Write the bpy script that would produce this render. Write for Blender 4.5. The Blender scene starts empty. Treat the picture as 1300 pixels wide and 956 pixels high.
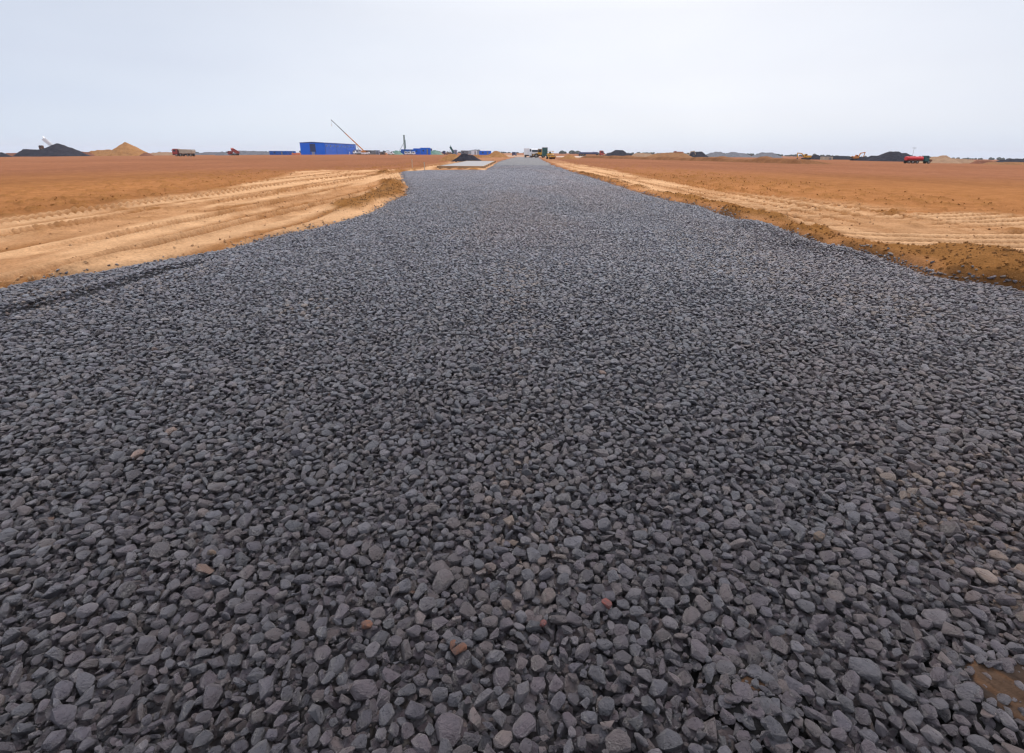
import bpy, bmesh, math, random
import numpy as np
from mathutils import Vector, Matrix, noise as mnoise

random.seed(7)
rng = np.random.default_rng(11)
R = math.radians
sc = bpy.context.scene
COL = sc.collection

# ------------------------------------------------------------------ camera
CAM_H = 1.6
PITCH = R(20.2)
ROLL = 0.0058
F = 650.0
cam_m = (Matrix.Rotation(R(90) - PITCH, 4, 'X') @ Matrix.Rotation(ROLL, 4, 'Z'))
cd = bpy.data.cameras.new('camera')
cd.sensor_width = 36.0
cd.lens = 18.0
cd.shift_y = -45.0 / 1300.0
cd.clip_start = 0.05
cd.clip_end = 20000
cam = bpy.data.objects.new('camera', cd)
cam.matrix_world = Matrix.Translation((0, 0, CAM_H)) @ cam_m
COL.objects.link(cam)
sc.camera = cam
RM = np.array(cam_m.to_3x3())


def ray(u, v):
    d = np.array([(u - 650) / F, -(v - 433) / F, -1.0])
    return RM @ d


def ground_pt(u, v, z=0.0):
    d = ray(u, v)
    t = (z - CAM_H) / d[2]
    return d[0] * t, d[1] * t


def az_x(u, y):
    """world x at depth y for image column u close to the horizon"""
    d = ray(u, 197)
    return d[0] / d[1] * y


# ------------------------------------------------------------------ numpy noise
def _hash(ix, iy, seed):
    n = (ix.astype(np.int64) * 374761393 + iy.astype(np.int64) * 668265263 + seed * 1442695041) & 0xffffffff
    n = ((n ^ (n >> 13)) * 1274126177) & 0xffffffff
    n = n ^ (n >> 16)
    return (n & 0xffffff) / float(0xffffff)


def vn(x, y, seed=0):
    x = np.asarray(x, float); y = np.asarray(y, float)
    ix = np.floor(x); iy = np.floor(y)
    fx = x - ix; fy = y - iy
    fx = fx * fx * (3 - 2 * fx); fy = fy * fy * (3 - 2 * fy)
    a = _hash(ix, iy, seed); b = _hash(ix + 1, iy, seed)
    c = _hash(ix, iy + 1, seed); d = _hash(ix + 1, iy + 1, seed)
    return (a * (1 - fx) + b * fx) * (1 - fy) + (c * (1 - fx) + d * fx) * fy * 1.0


def fbm(x, y, seed=0, octv=4):
    s = 0; a = 1.0; t = 0
    for k in range(octv):
        s = s + a * (vn(x * 2 ** k, y * 2 ** k, seed + k * 17) * 2 - 1); t += a; a *= 0.5
    return s / t


def sst(a, b, x):
    t = np.clip((x - a) / (b - a), 0, 1)
    return t * t * (3 - 2 * t)


# ------------------------------------------------------------------ the road's outline on the ground
right_px = [(1300, 364), (1240, 358), (1190, 350), (1165, 340), (1130, 329), (1090, 321), (1040, 310), (1000, 296),
            (950, 279), (900, 264), (850, 253), (800, 240), (760, 228), (730, 219), (705, 211), (692, 205), (684, 200.5)]
left_px = [(0, 361), (60, 351), (130, 340), (200, 327), (270, 316), (300, 309), (340, 299), (400, 287), (430, 279),
           (460, 270), (490, 257), (513, 246), (517, 238), (513, 230), (509, 222), (509, 217.5)]
RP = sorted([ground_pt(u, v) for u, v in right_px], key=lambda p: p[1])
LP = sorted([ground_pt(u, v) for u, v in left_px], key=lambda p: p[1])
SLAB_Y0, SLAB_Y1 = 58.5, 97.0
SLAB_X0 = (553 - 650) / 693 * SLAB_Y0
SLAB_X1 = (612 - 650) / 693 * SLAB_Y0
yl = [-30] + [p[1] for p in LP] + [LP[-1][1] + 3.5, LP[-1][1] + 5.5, 100, 130, 240, 300]
xl = [LP[0][0]] + [p[0] for p in LP] + [-8.2, SLAB_X1 + 0.5, SLAB_X1 + 0.4, SLAB_X1 + 1.2, 2.2, 3.5]
yr = [-30] + [p[1] for p in RP] + [240, 300]
xr = [RP[0][0]] + [p[0] for p in RP] + [11.8, 14]
xl, yl, xr, yr = map(np.array, (xl, yl, xr, yr))
ROAD_END = 215.0


def XL(y):
    y = np.asarray(y, float)
    w = np.clip(y / 25, 0.35, 3)
    return np.interp(y, yl, xl) + w * (0.30 * (vn(y * 1.1, y * 0 + 3.3, 5) - .5) + 0.16 * (vn(y * 4.2, y * 0 + 1.3, 6) - .5))


def XR(y):
    y = np.asarray(y, float)
    w = np.clip(y / 25, 0.35, 3)
    return np.interp(y, yr, xr) + w * (0.30 * (vn(y * 0.9, y * 0 + 7.3, 8) - .5) + 0.16 * (vn(y * 3.9, y * 0 + 9.3, 9) - .5))


def side(x, y):
    """signed distance outside the road: (outside right, outside left)"""
    return x - XR(y), XL(y) - x


rut_a = np.array(ground_pt(20, 396)); rut_b = np.array(ground_pt(245, 336))


def terr(x, y):
    r = np.sqrt(x * x + y * y) + 1e-6
    return -0.011 * x * x / r * sst(15, 80, r)


def gravel_top(x, y):
    sr, sl = side(x, y)
    s = np.maximum(sr, sl)
    g = 0.022 * fbm(x * 0.55, y * 0.4, 31, 3) + 0.012 * fbm(x * 1.9, y * 1.7, 32, 2)
    # raised lip along the right rim, spill slope on both
    g = g + (0.04 * sst(.35, .65, vn(x * 0 + 2.2, y * 0.35, 33)) + .11 * sst(7.5, 9, y) * (1 - sst(11.5, 13.5, y))) * np.exp(-((sr + 0.45) / 0.30) ** 2)
    g = g - 0.10 * sst(-0.35, 0.05, s)
    # rut near the left rim
    d = rut_b - rut_a; L = np.linalg.norm(d); d = d / L
    t = (x - rut_a[0]) * d[0] + (y - rut_a[1]) * d[1]
    q = (x - rut_a[0]) * -d[1] + (y - rut_a[1]) * d[0] + 0.05 * np.sin(t * 2.1)
    m = sst(-0.6, 0.3, t) * (1 - sst(L - .4, L + .8, t))
    g = g + m * (0.05 * np.exp(-((q - 0.16) / 0.13) ** 2) - 0.10 * np.exp(-(q / 0.09) ** 2))
    # faint wheel lanes down the road
    c = 0.5 * (XL(y) + XR(y))
    for off in (-3.6, -1.7, 1.6, 3.5):
        g = g - 0.012 * np.exp(-((x - c * 0 - off - 0.01 * y) / 0.35) ** 2) * sst(3, 8, y)
    return g


patches = []   # bare sandy spots in the gravel: x, y, rx, ry
for (u, v, rx, ry) in ((1310, 880, .17, .09), (958, 870, .04, .025)):
    px, py = ground_pt(u, v)
    patches.append((px, py, rx, ry))


def patch_rise(x, y):
    m = 0
    for (px, py, rx, ry) in patches:
        d = np.sqrt(((x - px) / (rx + .22)) ** 2 + ((y - py) / (ry + .22)) ** 2)
        m = np.maximum(m, 1 - sst(.45, 1.25, d))
    return m


def patch_mask(x, y):
    m = 0
    for (px, py, rx, ry) in patches:
        d = np.sqrt(((x - px) / rx) ** 2 + ((y - py) / ry) ** 2) + 0.5 * fbm(x * 9, y * 9, 77, 3)
        m = np.maximum(m, 1 - sst(.75, 1.05, d))
    return m


def track(q, w):
    """cross profile of a pressed wheel/crawler track: flat trench with soft lips"""
    a = np.abs(q)
    return -(1 - sst(w * .75, w, a)), np.exp(-((a - w * 1.12) / (w * .22)) ** 2)


def sand(x, y):
    """height and colour weights of the sand"""
    sr, sl = side(x, y)
    r = np.sqrt(x * x + y * y)
    near = 1 - sst(60, 140, r)
    h = 0.03 * fbm(x * .22, y * .12, 41, 3)
    dark = np.zeros_like(h)
    wob = 0.5 * fbm(x * 0 + 1.7, y * .09, 42, 2)
    # ---- left
    onl = sl > -0.5
    hl = np.zeros_like(h); dl = np.zeros_like(h)
    # x position of tracks: parallel to the road
    base = -4.7 + wob
    for i, (off, w, dep, tr) in enumerate(((1.25, .24, .05, 1), (3.15, .24, .05, 1), (5.1, .26, .05, 1), (7.1, .26, .055, 1), (9.3, .2, .03, 1))):
        w_y = 0.35 * fbm(x * 0 + i * 3.1, y * .07, 50 + i, 2)
        q = x - (base - off + w_y - 0.018 * (y - 12) * (off - 3) * 0.25)
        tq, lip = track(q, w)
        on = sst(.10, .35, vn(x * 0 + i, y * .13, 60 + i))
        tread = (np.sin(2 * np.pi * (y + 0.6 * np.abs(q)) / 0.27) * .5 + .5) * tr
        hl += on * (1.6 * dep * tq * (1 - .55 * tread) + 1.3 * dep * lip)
        dl += on * (-tq * (.55 + .45 * (1 - tread) * tr) + .25 * lip)  # moist brown track bottoms; lip term paints lip shade into the colour
    for i, (off, w) in enumerate(((.5, .07), (1.95, .08), (2.25, .05), (4.05, .09), (5.9, .07), (6.25, .06), (8.1, .09), (10.4, .06))):
        w_y = 0.45 * fbm(x * 0 + i * 1.9, y * .06, 250 + i, 2)
        q = x - (base - off + w_y)
        on = sst(.2, .5, vn(x * 0 + i * 1.3, y * .16, 270 + i))
        wd = 2.0 * w * (1 + .015 * y)
        g = np.exp(-(q / wd) ** 2)
        hl += on * (-.045 * g + .025 * np.exp(-((q - 2.2 * wd) / wd) ** 2)); dl += on * g * .95
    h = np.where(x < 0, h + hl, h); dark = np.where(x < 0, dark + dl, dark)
    # ---- right: ruts along the road and curved cleat marks of a turning machine
    hr = np.zeros_like(h); dr = np.zeros_like(h)
    for i, (off, w, dep, tr) in enumerate(((1.15, .22, .05, 0), (2.1, .12, .04, 0), (3.1, .24, .05, 1), (4.4, .2, .05, 1))):
        q = x - (6.3 + off + 0.4 * fbm(x * 0 + i * 5.1, y * .08, 90 + i, 2))
        tq, lip = track(q, w)
        on = sst(.15, .4, vn(x * 0 + i, y * .11, 95 + i)) * sst(11, 15, y)
        tread = (np.sin(2 * np.pi * y / 0.30) * .5 + .5) * tr
        hr += on * (dep * tq * (1 - .5 * tread) + dep * .9 * lip); dr += on * (-tq * .8 + .2 * lip)  # lip edges darkened here too, as painted shade
    arc = np.zeros_like(h)
    for (cx, cy, r0, r1, a0, a1, per) in ((9.2, 24.5, 9.6, 16.0, -1.2, 0.55, .58), (6.5, 36, 15.0, 21.0, -.6, .35, .6)):
        dx = x - cx; dy = cy - y
        rr = np.sqrt(dx * dx + dy * dy); aa = np.arctan2(dx, dy)
        rr2 = rr + .09 * fbm(x * .7, y * .7, 99, 2)
        m = sst(r0, r0 + .4, rr2) * (1 - sst(r1 - .4, r1, rr2)) * sst(a0, a0 + .2, aa) * (1 - sst(a1 - .2, a1, aa)) * sst(.15, .7, sr)
        m = m * sst(.06, .3, vn(rr * 1.3, aa * 2.2, 101))
        sw = np.sin(2 * np.pi * rr2 / per + .6 * fbm(aa * 4, rr * .5, 102, 2))
        g = sst(-.15, .55, sw)
        arc = np.maximum(arc, m)
        hr += m * (-.09 * g + .03); dr += m * 1.25 * g
    h = np.where(x > 0, h + hr, h); dark = np.where(x > 0, dark + dr, dark)
    # ---- light dry sand beside the road, brown crust further out
    eL = 8.0 + 1.5 * fbm(x * .1, y * .06, 110, 3) + .012 * y + 0.5 * fbm(x * .6, y * .25, 111, 3)
    eR = 4.0 + 1.0 * fbm(x * .1, y * .07, 112, 3) + 1.3 * sst(14, 8, y) * 0 + 1.3 * (1 - sst(9, 15, y)) + 0.45 * fbm(x * .8, y * .35, 113, 3)
    light = np.where(x < 0, 1 - sst(eL - .5, eL + .5, sl), 1 - sst(eR - .5, eR + .6, sr))
    light = light * (1 - .75 * sst(55, 120, r))
    # patches of brown crust inside the light zone
    cr = fbm(x * .55, y * .16, 115, 4)
    light = light * (1 - np.where(x < 0, .55, .40) * sst(.08, .34, cr))
    light = light * (1 - .35 * sst(.15, .45, fbm(x * 1.7, y * .22, 116, 4)))
    light = np.maximum(light, .95 * arc * (x > 0))
    light = light * np.where(x > 0, sst(-.1, .8, sr - .5 * vn(x * 0 + 5, y * .5, 117)) * .9 + .1, 1)
    rough = (1 - light) * (1 - sst(6, 14, np.where(x < 0, sl - eL, sr - eR)))
    clod = sst(.05, .5, fbm(x * 2.6, y * 1.9, 120, 3))
    h = h + near * rough * (0.085 * clod + 0.02 * fbm(x * 7, y * 6, 121, 2))
    h = h + near * 0.012 * fbm(x * 1.6, y * 1.6, 122, 4) + near * .006 * fbm(x * 9, y * 9, 123, 2)
    # ---- heaped moist sand along the rims
    def ridge(sd, c, w, y0, y1, amp, seed, nn=.6):
        m = sst(y0, y0 + (y1 - y0) * .2, y) * (1 - sst(y1 - (y1 - y0) * .25, y1, y))
        return m * amp * np.exp(-((sd - c - .25 * fbm(x * 0 + 1, y * nn, seed, 2)) / w) ** 2) * (.75 + .5 * fbm(x * 1.3, y * .9, seed + 1, 3))
    b = ridge(sr, .85, .85, 4.5, 9.6, .30, 130) + ridge(sr, .40, .38, 8.0, 24.0, .17, 132) + ridge(sr, .5, .5, 19, 60, .12, 134, .3)
    b = b + ridge(sl, .75, .55, 13.2, 34.0, .28, 136) + ridge(sl, .25, .25, 4.0, 14.0, .07, 138) + ridge(sl, 1.3, .6, 40, 60, .2, 139, .3)
    b = np.maximum(b, 0)
    h = h + b
    berm = sst(.03, .13, b)
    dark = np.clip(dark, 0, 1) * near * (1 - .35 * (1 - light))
    return h, light, berm, dark, rough * clod * near


def ground_z(x, y):
    sr, sl = side(x, y)
    s = np.maximum(sr, sl)
    s = np.where(y > ROAD_END, np.maximum(s, (y - ROAD_END) * .5), s)
    h, light, berm, dark, rough = sand(x, y)
    off = np.where(x > 0, 0.02, -0.02)
    k = sst(-0.30, 0.12, s)
    z = (-0.26) * (1 - k) + (h + off) * k
    pm = patch_mask(x, y)
    pr_ = patch_rise(x, y)
    z = np.where(pr_ > 0, np.maximum(z, -0.26 + 0.262 * pr_ + .016 * fbm(x * 9, y * 9, 140, 4) + .006 * fbm(x * 60, y * 60, 141, 3)), z)
    return z + terr(x, y), light, berm, dark, rough, k


# ------------------------------------------------------------------ materials
def newmat(name):
    m = bpy.data.materials.new(name); m.use_nodes = True
    nt = m.node_tree
    return m, nt, nt.nodes['Principled BSDF']


def N(nt, t, **kw):
    n = nt.nodes.new(t)
    for k, v in kw.items():
        setattr(n, k, v)
    return n


def mixc(nt, a, b, fac, mode='MIX'):
    n = N(nt, 'ShaderNodeMix', data_type='RGBA', blend_type=mode)
    n.clamp_factor = True
    for sock, v in ((n.inputs[6], a), (n.inputs[7], b), (n.inputs[0], fac)):
        if hasattr(v, 'is_output'):
            nt.links.new(v, sock)
        elif isinstance(v, (int, float)):
            sock.default_value = v
        else:
            sock.default_value = (*v, 1)
    return n.outputs[2]


def noise_node(nt, scale, detail=4, rough=.55, coord='Object', vec=None):
    if vec is None:
        tc = N(nt, 'ShaderNodeTexCoord'); vec = tc.outputs[coord]
    n = N(nt, 'ShaderNodeTexNoise')
    n.inputs['Scale'].default_value = scale; n.inputs['Detail'].default_value = detail; n.inputs['Roughness'].default_value = rough
    nt.links.new(vec, n.inputs['Vector'])
    return n.outputs['Fac']


def ramp(nt, fac, stops):
    r = N(nt, 'ShaderNodeValToRGB')
    e = r.color_ramp.elements
    while len(e) < len(stops):
        e.new(.5)
    for el, (p, c) in zip(e, stops):
        el.position = p; el.color = (*c, 1)
    nt.links.new(fac, r.inputs[0])
    return r.outputs[0]


def bump(nt, bs, h, strength, dist):
    b = N(nt, 'ShaderNodeBump'); b.inputs['Strength'].default_value = strength; b.inputs['Distance'].default_value = dist
    nt.links.new(h, b.inputs['Height']); nt.links.new(b.outputs[0], bs.inputs['Normal'])


def paint(name, col, rough=.45, dirt=.25, dirtcol=(.30, .2, .12), metal=0.0, scale=1.2):
    m, nt, bs = newmat(name)
    f = noise_node(nt, scale, 5, .6)
    fr = ramp(nt, f, [(.42, (0, 0, 0)), (.72, (dirt, dirt, dirt))])
    c = mixc(nt, col, dirtcol, fr)
    nt.links.new(c, bs.inputs['Base Color'])
    bs.inputs['Roughness'].default_value = rough; bs.inputs['Metallic'].default_value = metal
    bs.inputs['Specular IOR Level'].default_value = .5 if rough < .2 else .2
    return m


# sand / ground
def make_ground_mat():
    m, nt, bs = newmat('site_sand')
    at = N(nt, 'ShaderNodeAttribute', attribute_name='soil')
    n1 = noise_node(nt, 1.3, 6, .65); n2 = noise_node(nt, 22, 4, .7)
    v1 = ramp(nt, n1, [(.28, (.78, .75, .72)), (.72, (1.16, 1.17, 1.18))])
    v2 = ramp(nt, n2, [(.3, (.72, .70, .68)), (.5, (1, 1, 1)), (.75, (1.18, 1.18, 1.18))])
    c = mixc(nt, at.outputs['Color'], v1, 1.0, 'MULTIPLY')
    c = mixc(nt, c, v2, 1.0, 'MULTIPLY')
    nt.links.new(c, bs.inputs['Base Color'])
    bs.inputs['Roughness'].default_value = .95
    bs.inputs['Specular IOR Level'].default_value = .0
    nb = noise_node(nt, 14, 8, .78)
    bump(nt, bs, nb, .8, .06)
    return m


M_GROUND = make_ground_mat()

# ------------------------------------------------------------------ ground sheet
fine = np.arange(-52, 52.001, .08)
az = np.concatenate([np.arange(-180, -52, 4.0), fine, np.arange(56, 180, 4.0)])
el = np.concatenate([np.arange(62, 26, -.18), np.arange(26, 1.1, -.052)])
rr = np.concatenate([CAM_H / np.tan(np.radians(el)), np.geomspace(CAM_H / math.tan(R(1.09)), 7000, 70)])
A, RR = np.meshgrid(np.radians(az), rr)
X = (RR * np.sin(A)); Y = (RR * np.cos(A))
Z, li, be, da, ro, kk = ground_z(X, Y)
nr, nc = X.shape
co = np.stack([X, Y, Z], -1).reshape(-1, 3)
co = np.vstack([co, [[0, 0, -.26]]])
i = np.arange(nr - 1)[:, None]; j = np.arange(nc)[None, :]; j2 = (j + 1) % nc
a = i * nc + j; b = i * nc + j2; c = (i + 1) * nc + j2; d = (i + 1) * nc + j
quads = np.stack([a, b, c, d], -1).reshape(-1, 4)[:, ::-1]


def mesh_np(name, co, quads, tris=None):
    me = bpy.data.meshes.new(name)
    nq = len(quads); ntr = 0 if tris is None else len(tris)
    me.vertices.add(len(co)); me.vertices.foreach_set('co', co.astype(np.float32).ravel())
    me.loops.add(nq * 4 + ntr * 3)
    idx = quads.ravel()
    if ntr:
        idx = np.concatenate([idx, tris.ravel()])
    me.loops.foreach_set('vertex_index', idx.astype(np.int32))
    me.polygons.add(nq + ntr)
    st = np.arange(nq) * 4
    if ntr:
        st = np.concatenate([st, nq * 4 + np.arange(ntr) * 3])
    me.polygons.foreach_set('loop_start', st.astype(np.int32))
    me.update(calc_edges=True)
    me.validate()
    me.polygons.foreach_set('use_smooth', np.ones(nq + ntr, bool))
    return me


ctr = nr * nc
jj = np.arange(nc)
tris = np.stack([np.full(nc, ctr), (jj + 1) % nc, jj], -1)
me = mesh_np('ground', co, quads, tris)

x, y = X, Y
r = np.sqrt(x * x + y * y)
C_light = np.array([.60, .35, .185]); C_brown = np.array([.335, .145, .056]); C_far = np.array([.275, .118, .063])
C_berm = np.array([.27, .120, .036]); C_track = np.array([.25, .100, .030]); C_farther = np.array([.29, .125, .065])
streak = fbm(x * .22, y * .05, 150, 4)
band = fbm(x * .03, y * .11, 156, 4)
cb = C_brown * (1 + .20 * streak[..., None] + .22 * band[..., None])
w = sst(28, 75, r)[..., None]
cb = cb * (1 - w) + (C_far * (1 + .14 * streak[..., None] + .16 * fbm(x * .012, y * .05, 157, 4)[..., None])) * w
w = sst(120, 300, r)[..., None]
cb = cb * (1 - w) + C_farther * w
cl = C_light * (1 + .10 * fbm(x * .5, y * .18, 151, 4)[..., None])
cl = cl * (1 + .05 * vn(x * 14, y * 14, 152)[..., None])
col = cb * (1 - li[..., None]) + cl * li[..., None]
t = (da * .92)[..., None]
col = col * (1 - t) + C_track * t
t = (ro * .6)[..., None]
col = col * (1 - t) + C_berm * 1.0 * t
t = (be * .9)[..., None]
col = col * (1 - t) + (C_berm * (1 + .2 * fbm(x * 2.5, y * 2.5, 153, 3)[..., None])) * t
# pale compacted strip beyond the end of the road and pale lot to the right of it
t = (sst(ROAD_END - 12, ROAD_END + 5, y) * (1 - sst(330, 500, y)) * (1 - sst(10, 25, np.abs(x - y * 0.0)))) [..., None] * .7
col = col * (1 - t) + np.array([.47, .33, .25]) * t
t = (sst(205, 225, y) * (1 - sst(270, 330, y)) * sst(14, 26, x) * (1 - sst(50, 62, x)))[..., None] * .85
col = col * (1 - t) + np.array([.66, .56, .47]) * t
pm = patch_mask(x, y)[..., None]
col = col * (1 - pm) + np.array([.10, .062, .042]) * (1 + .6 * fbm(x * 25, y * 25, 154, 3)[..., None]) * pm
under = (1 - kk)[..., None] * (1 - pm)
col = col * (1 - under) + np.array([.03, .028, .028]) * under
colv = np.ones((nr * nc + 1, 4), np.float32)
colv[:-1, :3] = np.clip(col, 0, 1).reshape(-1, 3); colv[-1, :3] = .03
at = me.attributes.new('soil', 'FLOAT_COLOR', 'POINT')
at.data.foreach_set('color', colv.ravel())
me.materials.append(M_GROUND)
ground = bpy.data.objects.new('ground', me); COL.objects.link(ground); ground['kind'] = 'structure'

# ------------------------------------------------------------------ gravel road bed
def make_road_mat():
    m, nt, bs = newmat('gravel_bed')
    tc = N(nt, 'ShaderNodeTexCoord')
    vo = N(nt, 'ShaderNodeTexVoronoi'); vo.inputs['Scale'].default_value = 17
    nt.links.new(tc.outputs['Object'], vo.inputs['Vector'])
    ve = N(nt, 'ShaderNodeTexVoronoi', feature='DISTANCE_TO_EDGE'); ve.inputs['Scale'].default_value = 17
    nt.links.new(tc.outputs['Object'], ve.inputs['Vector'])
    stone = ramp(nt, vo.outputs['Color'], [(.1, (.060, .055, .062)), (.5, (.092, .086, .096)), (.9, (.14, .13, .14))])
    gap = ramp(nt, ve.outputs['Distance'], [(.0, (.12, .12, .12)), (.14, (1, 1, 1))])  # dark cell edges paint the shade between stones into the colour
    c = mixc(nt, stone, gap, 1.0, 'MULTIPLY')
    n1 = noise_node(nt, .22, 5, .6)
    v1 = ramp(nt, n1, [(.3, (.86, .84, .84)), (.7, (1.14, 1.13, 1.13))])
    c = mixc(nt, c, v1, 1.0, 'MULTIPLY')
    mp = N(nt, 'ShaderNodeMapping'); mp.inputs['Scale'].default_value = (.35, .03, 1)
    nt.links.new(tc.outputs['Object'], mp.inputs['Vector'])
    n2 = noise_node(nt, 2.0, 4, .6, vec=mp.outputs[0])
    v2 = ramp(nt, n2, [(.50, (0, 0, 0)), (.72, (.35, .35, .35))])
    c = mixc(nt, c, (.17, .135, .115), v2)
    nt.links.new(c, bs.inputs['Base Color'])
    bs.inputs['Roughness'].default_value = .55
    bs.inputs['Specular IOR Level'].default_value = .4
    bump(nt, bs, ve.outputs['Distance'], 1.0, .05)
    return m


yy = np.concatenate([np.arange(-3, 20, .08), np.geomspace(20, ROAD_END, 260)])
tt = np.linspace(0, 1, 110)
x0 = XL(yy)[:, None]; x1 = XR(yy)[:, None]
RX = x0 - .12 + (x1 - x0 + .24) * tt[None]; RY = np.repeat(yy[:, None], len(tt), 1)
sink = .030 * (1 - sst(34, 74, RY)) + .015 * (1 - sst(8, 14, RY)) 
RZ = gravel_top(RX, RY) - sink + terr(RX, RY) - .25 * patch_mask(RX, RY) - .1 * sst(ROAD_END - 3, ROAD_END, RY) - .05
RZ = RZ + .05 * sst(34, 70, RY)
nr2, nc2 = RX.shape
i = np.arange(nr2 - 1)[:, None]; j = np.arange(nc2 - 1)[None]
a = i * nc2 + j
q = np.stack([a, a + 1, a + nc2 + 1, a + nc2], -1).reshape(-1, 4)
me = mesh_np('gravel_road', np.stack([RX, RY, RZ], -1).reshape(-1, 3), q)
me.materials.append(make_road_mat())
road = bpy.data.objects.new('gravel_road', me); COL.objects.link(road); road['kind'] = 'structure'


# ------------------------------------------------------------------ stones
def make_stone_mat():
    m, nt, bs = newmat('crushed_stone')
    at = N(nt, 'ShaderNodeAttribute', attribute_name='tone', attribute_type='INSTANCER')
    tc = N(nt, 'ShaderNodeTexCoord')
    oi = N(nt, 'ShaderNodeObjectInfo')
    add = N(nt, 'ShaderNodeVectorMath', operation='ADD')
    nt.links.new(tc.outputs['Object'], add.inputs[0])
    cx = N(nt, 'ShaderNodeCombineXYZ'); mul = N(nt, 'ShaderNodeMath', operation='MULTIPLY'); mul.inputs[1].default_value = 50
    nt.links.new(oi.outputs['Random'], mul.inputs[0]); nt.links.new(mul.outputs[0], cx.inputs[0])
    nt.links.new(cx.outputs[0], add.inputs[1])
    n1 = noise_node(nt, 1.6, 5, .65, vec=add.outputs[0])
    v1 = ramp(nt, n1, [(.28, (.66, .65, .66)), (.52, (1, 1, 1)), (.78, (1.4, 1.36, 1.34))])
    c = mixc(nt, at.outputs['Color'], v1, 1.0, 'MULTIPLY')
    n2 = noise_node(nt, 9, 3, .7, vec=add.outputs[0])
    sp = ramp(nt, n2, [(.66, (0, 0, 0)), (.78, (.45, .45, .45))])
    c = mixc(nt, c, (.24, .23, .23), sp)
    nt.links.new(c, bs.inputs['Base Color'])
    rg = ramp(nt, n1, [(.3, (.20, .20, .20)), (.7, (.48, .48, .48))])
    nt.links.new(rg, bs.inputs['Roughness'])
    bs.inputs['Specular IOR Level'].default_value = .95
    n3 = noise_node(nt, 5.0, 6, .7, vec=add.outputs[0])
    bump(nt, bs, n3, .55, .25)
    return m


M_STONE = make_stone_mat()


def hull_mesh(name, npts, bev, sx, sy, sz, seed, mat):
    rnd = random.Random(seed)
    bm = bmesh.new()
    for k in range(npts):
        v = Vector((rnd.gauss(0, 1), rnd.gauss(0, 1), rnd.gauss(0, 1))).normalized()
        # squarish outline for a broken look
        p = 3.2
        l = (abs(v.x) ** p + abs(v.y) ** p + abs(v.z) ** p) ** (1 / p)
        v = v / l * rnd.uniform(.86, 1.0)
        bm.verts.new((v.x * sx, v.y * sy, v.z * sz))
    r_ = bmesh.ops.convex_hull(bm, input=bm.verts)
    bmesh.ops.delete(bm, geom=[g for g in set(r_['geom_interior'] + r_['geom_unused']) if isinstance(g, bmesh.types.BMVert)], context='VERTS')
    bmesh.ops.dissolve_limit(bm, angle_limit=R(14), verts=bm.verts, edges=bm.edges)
    if bev:
        bmesh.ops.bevel(bm, geom=list(bm.edges), offset=bev, offset_type='OFFSET', segments=2, profile=.55, affect='EDGES', clamp_overlap=True)
    bmesh.ops.recalc_face_normals(bm, faces=bm.faces)
    me = bpy.data.meshes.new(name); bm.to_mesh(me); bm.free()
    me.polygons.foreach_set('use_smooth', np.ones(len(me.polygons), bool) if bev else np.zeros(len(me.polygons), bool))
    me.materials.append(mat)
    return me


lib = bpy.data.collections.new('stone_shapes')
NHI, NLO = 18, 8
for k in range(NHI + NLO):
    hi = k < NHI
    rnd = random.Random(900 + k)
    me = hull_mesh('stone_shape_%02d' % k, rnd.choice((9, 10, 12, 14, 18, 24)) if hi else 12, rnd.uniform(.04, .13) if hi else 0,
                   1.0, rnd.uniform(.68, .95), rnd.uniform(.45, .70), 40 + k, M_STONE)
    lib.objects.link(bpy.data.objects.new('stone_shape_%02d' % k, me))


def pack_tile(T, rmin, rmax, seed, fill_tries=26):
    """periodic packing of discs of mixed size, biggest first"""
    rnd = random.Random(seed)
    n = int(T * T * 560)
    rad = sorted([rmin + (rmax - rmin) * (rnd.betavariate(1.5, 3.2)) for _ in range(n)], reverse=True)
    cs = rmax * 2; G = int(T / cs); cs = T / G
    grid = {}
    out = []
    for rr_ in rad:
        for _ in range(fill_tries):
            x = rnd.random() * T; y = rnd.random() * T
            gx, gy = int(x / cs), int(y / cs); ok = True
            for ax in (-1, 0, 1):
                for ay in (-1, 0, 1):
                    for (qx, qy, qr) in grid.get(((gx + ax) % G, (gy + ay) % G), ()):
                        dx = abs(x - qx); dy = abs(y - qy)
                        if dx > T / 2: dx = T - dx
                        if dy > T / 2: dy = T - dy
                        if dx * dx + dy * dy < (rr_ + qr) ** 2 * .80:
                            ok = False; break
                    if not ok: break
                if not ok: break
            if ok:
                grid.setdefault((gx % G, gy % G), []).append((x, y, rr_)); out.append((x, y, rr_)); break
    return np.array(out)


TILE = 3.0
tileA = pack_tile(TILE, .010, .043, 1)
tileB = pack_tile(TILE, .012, .036, 2)


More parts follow.
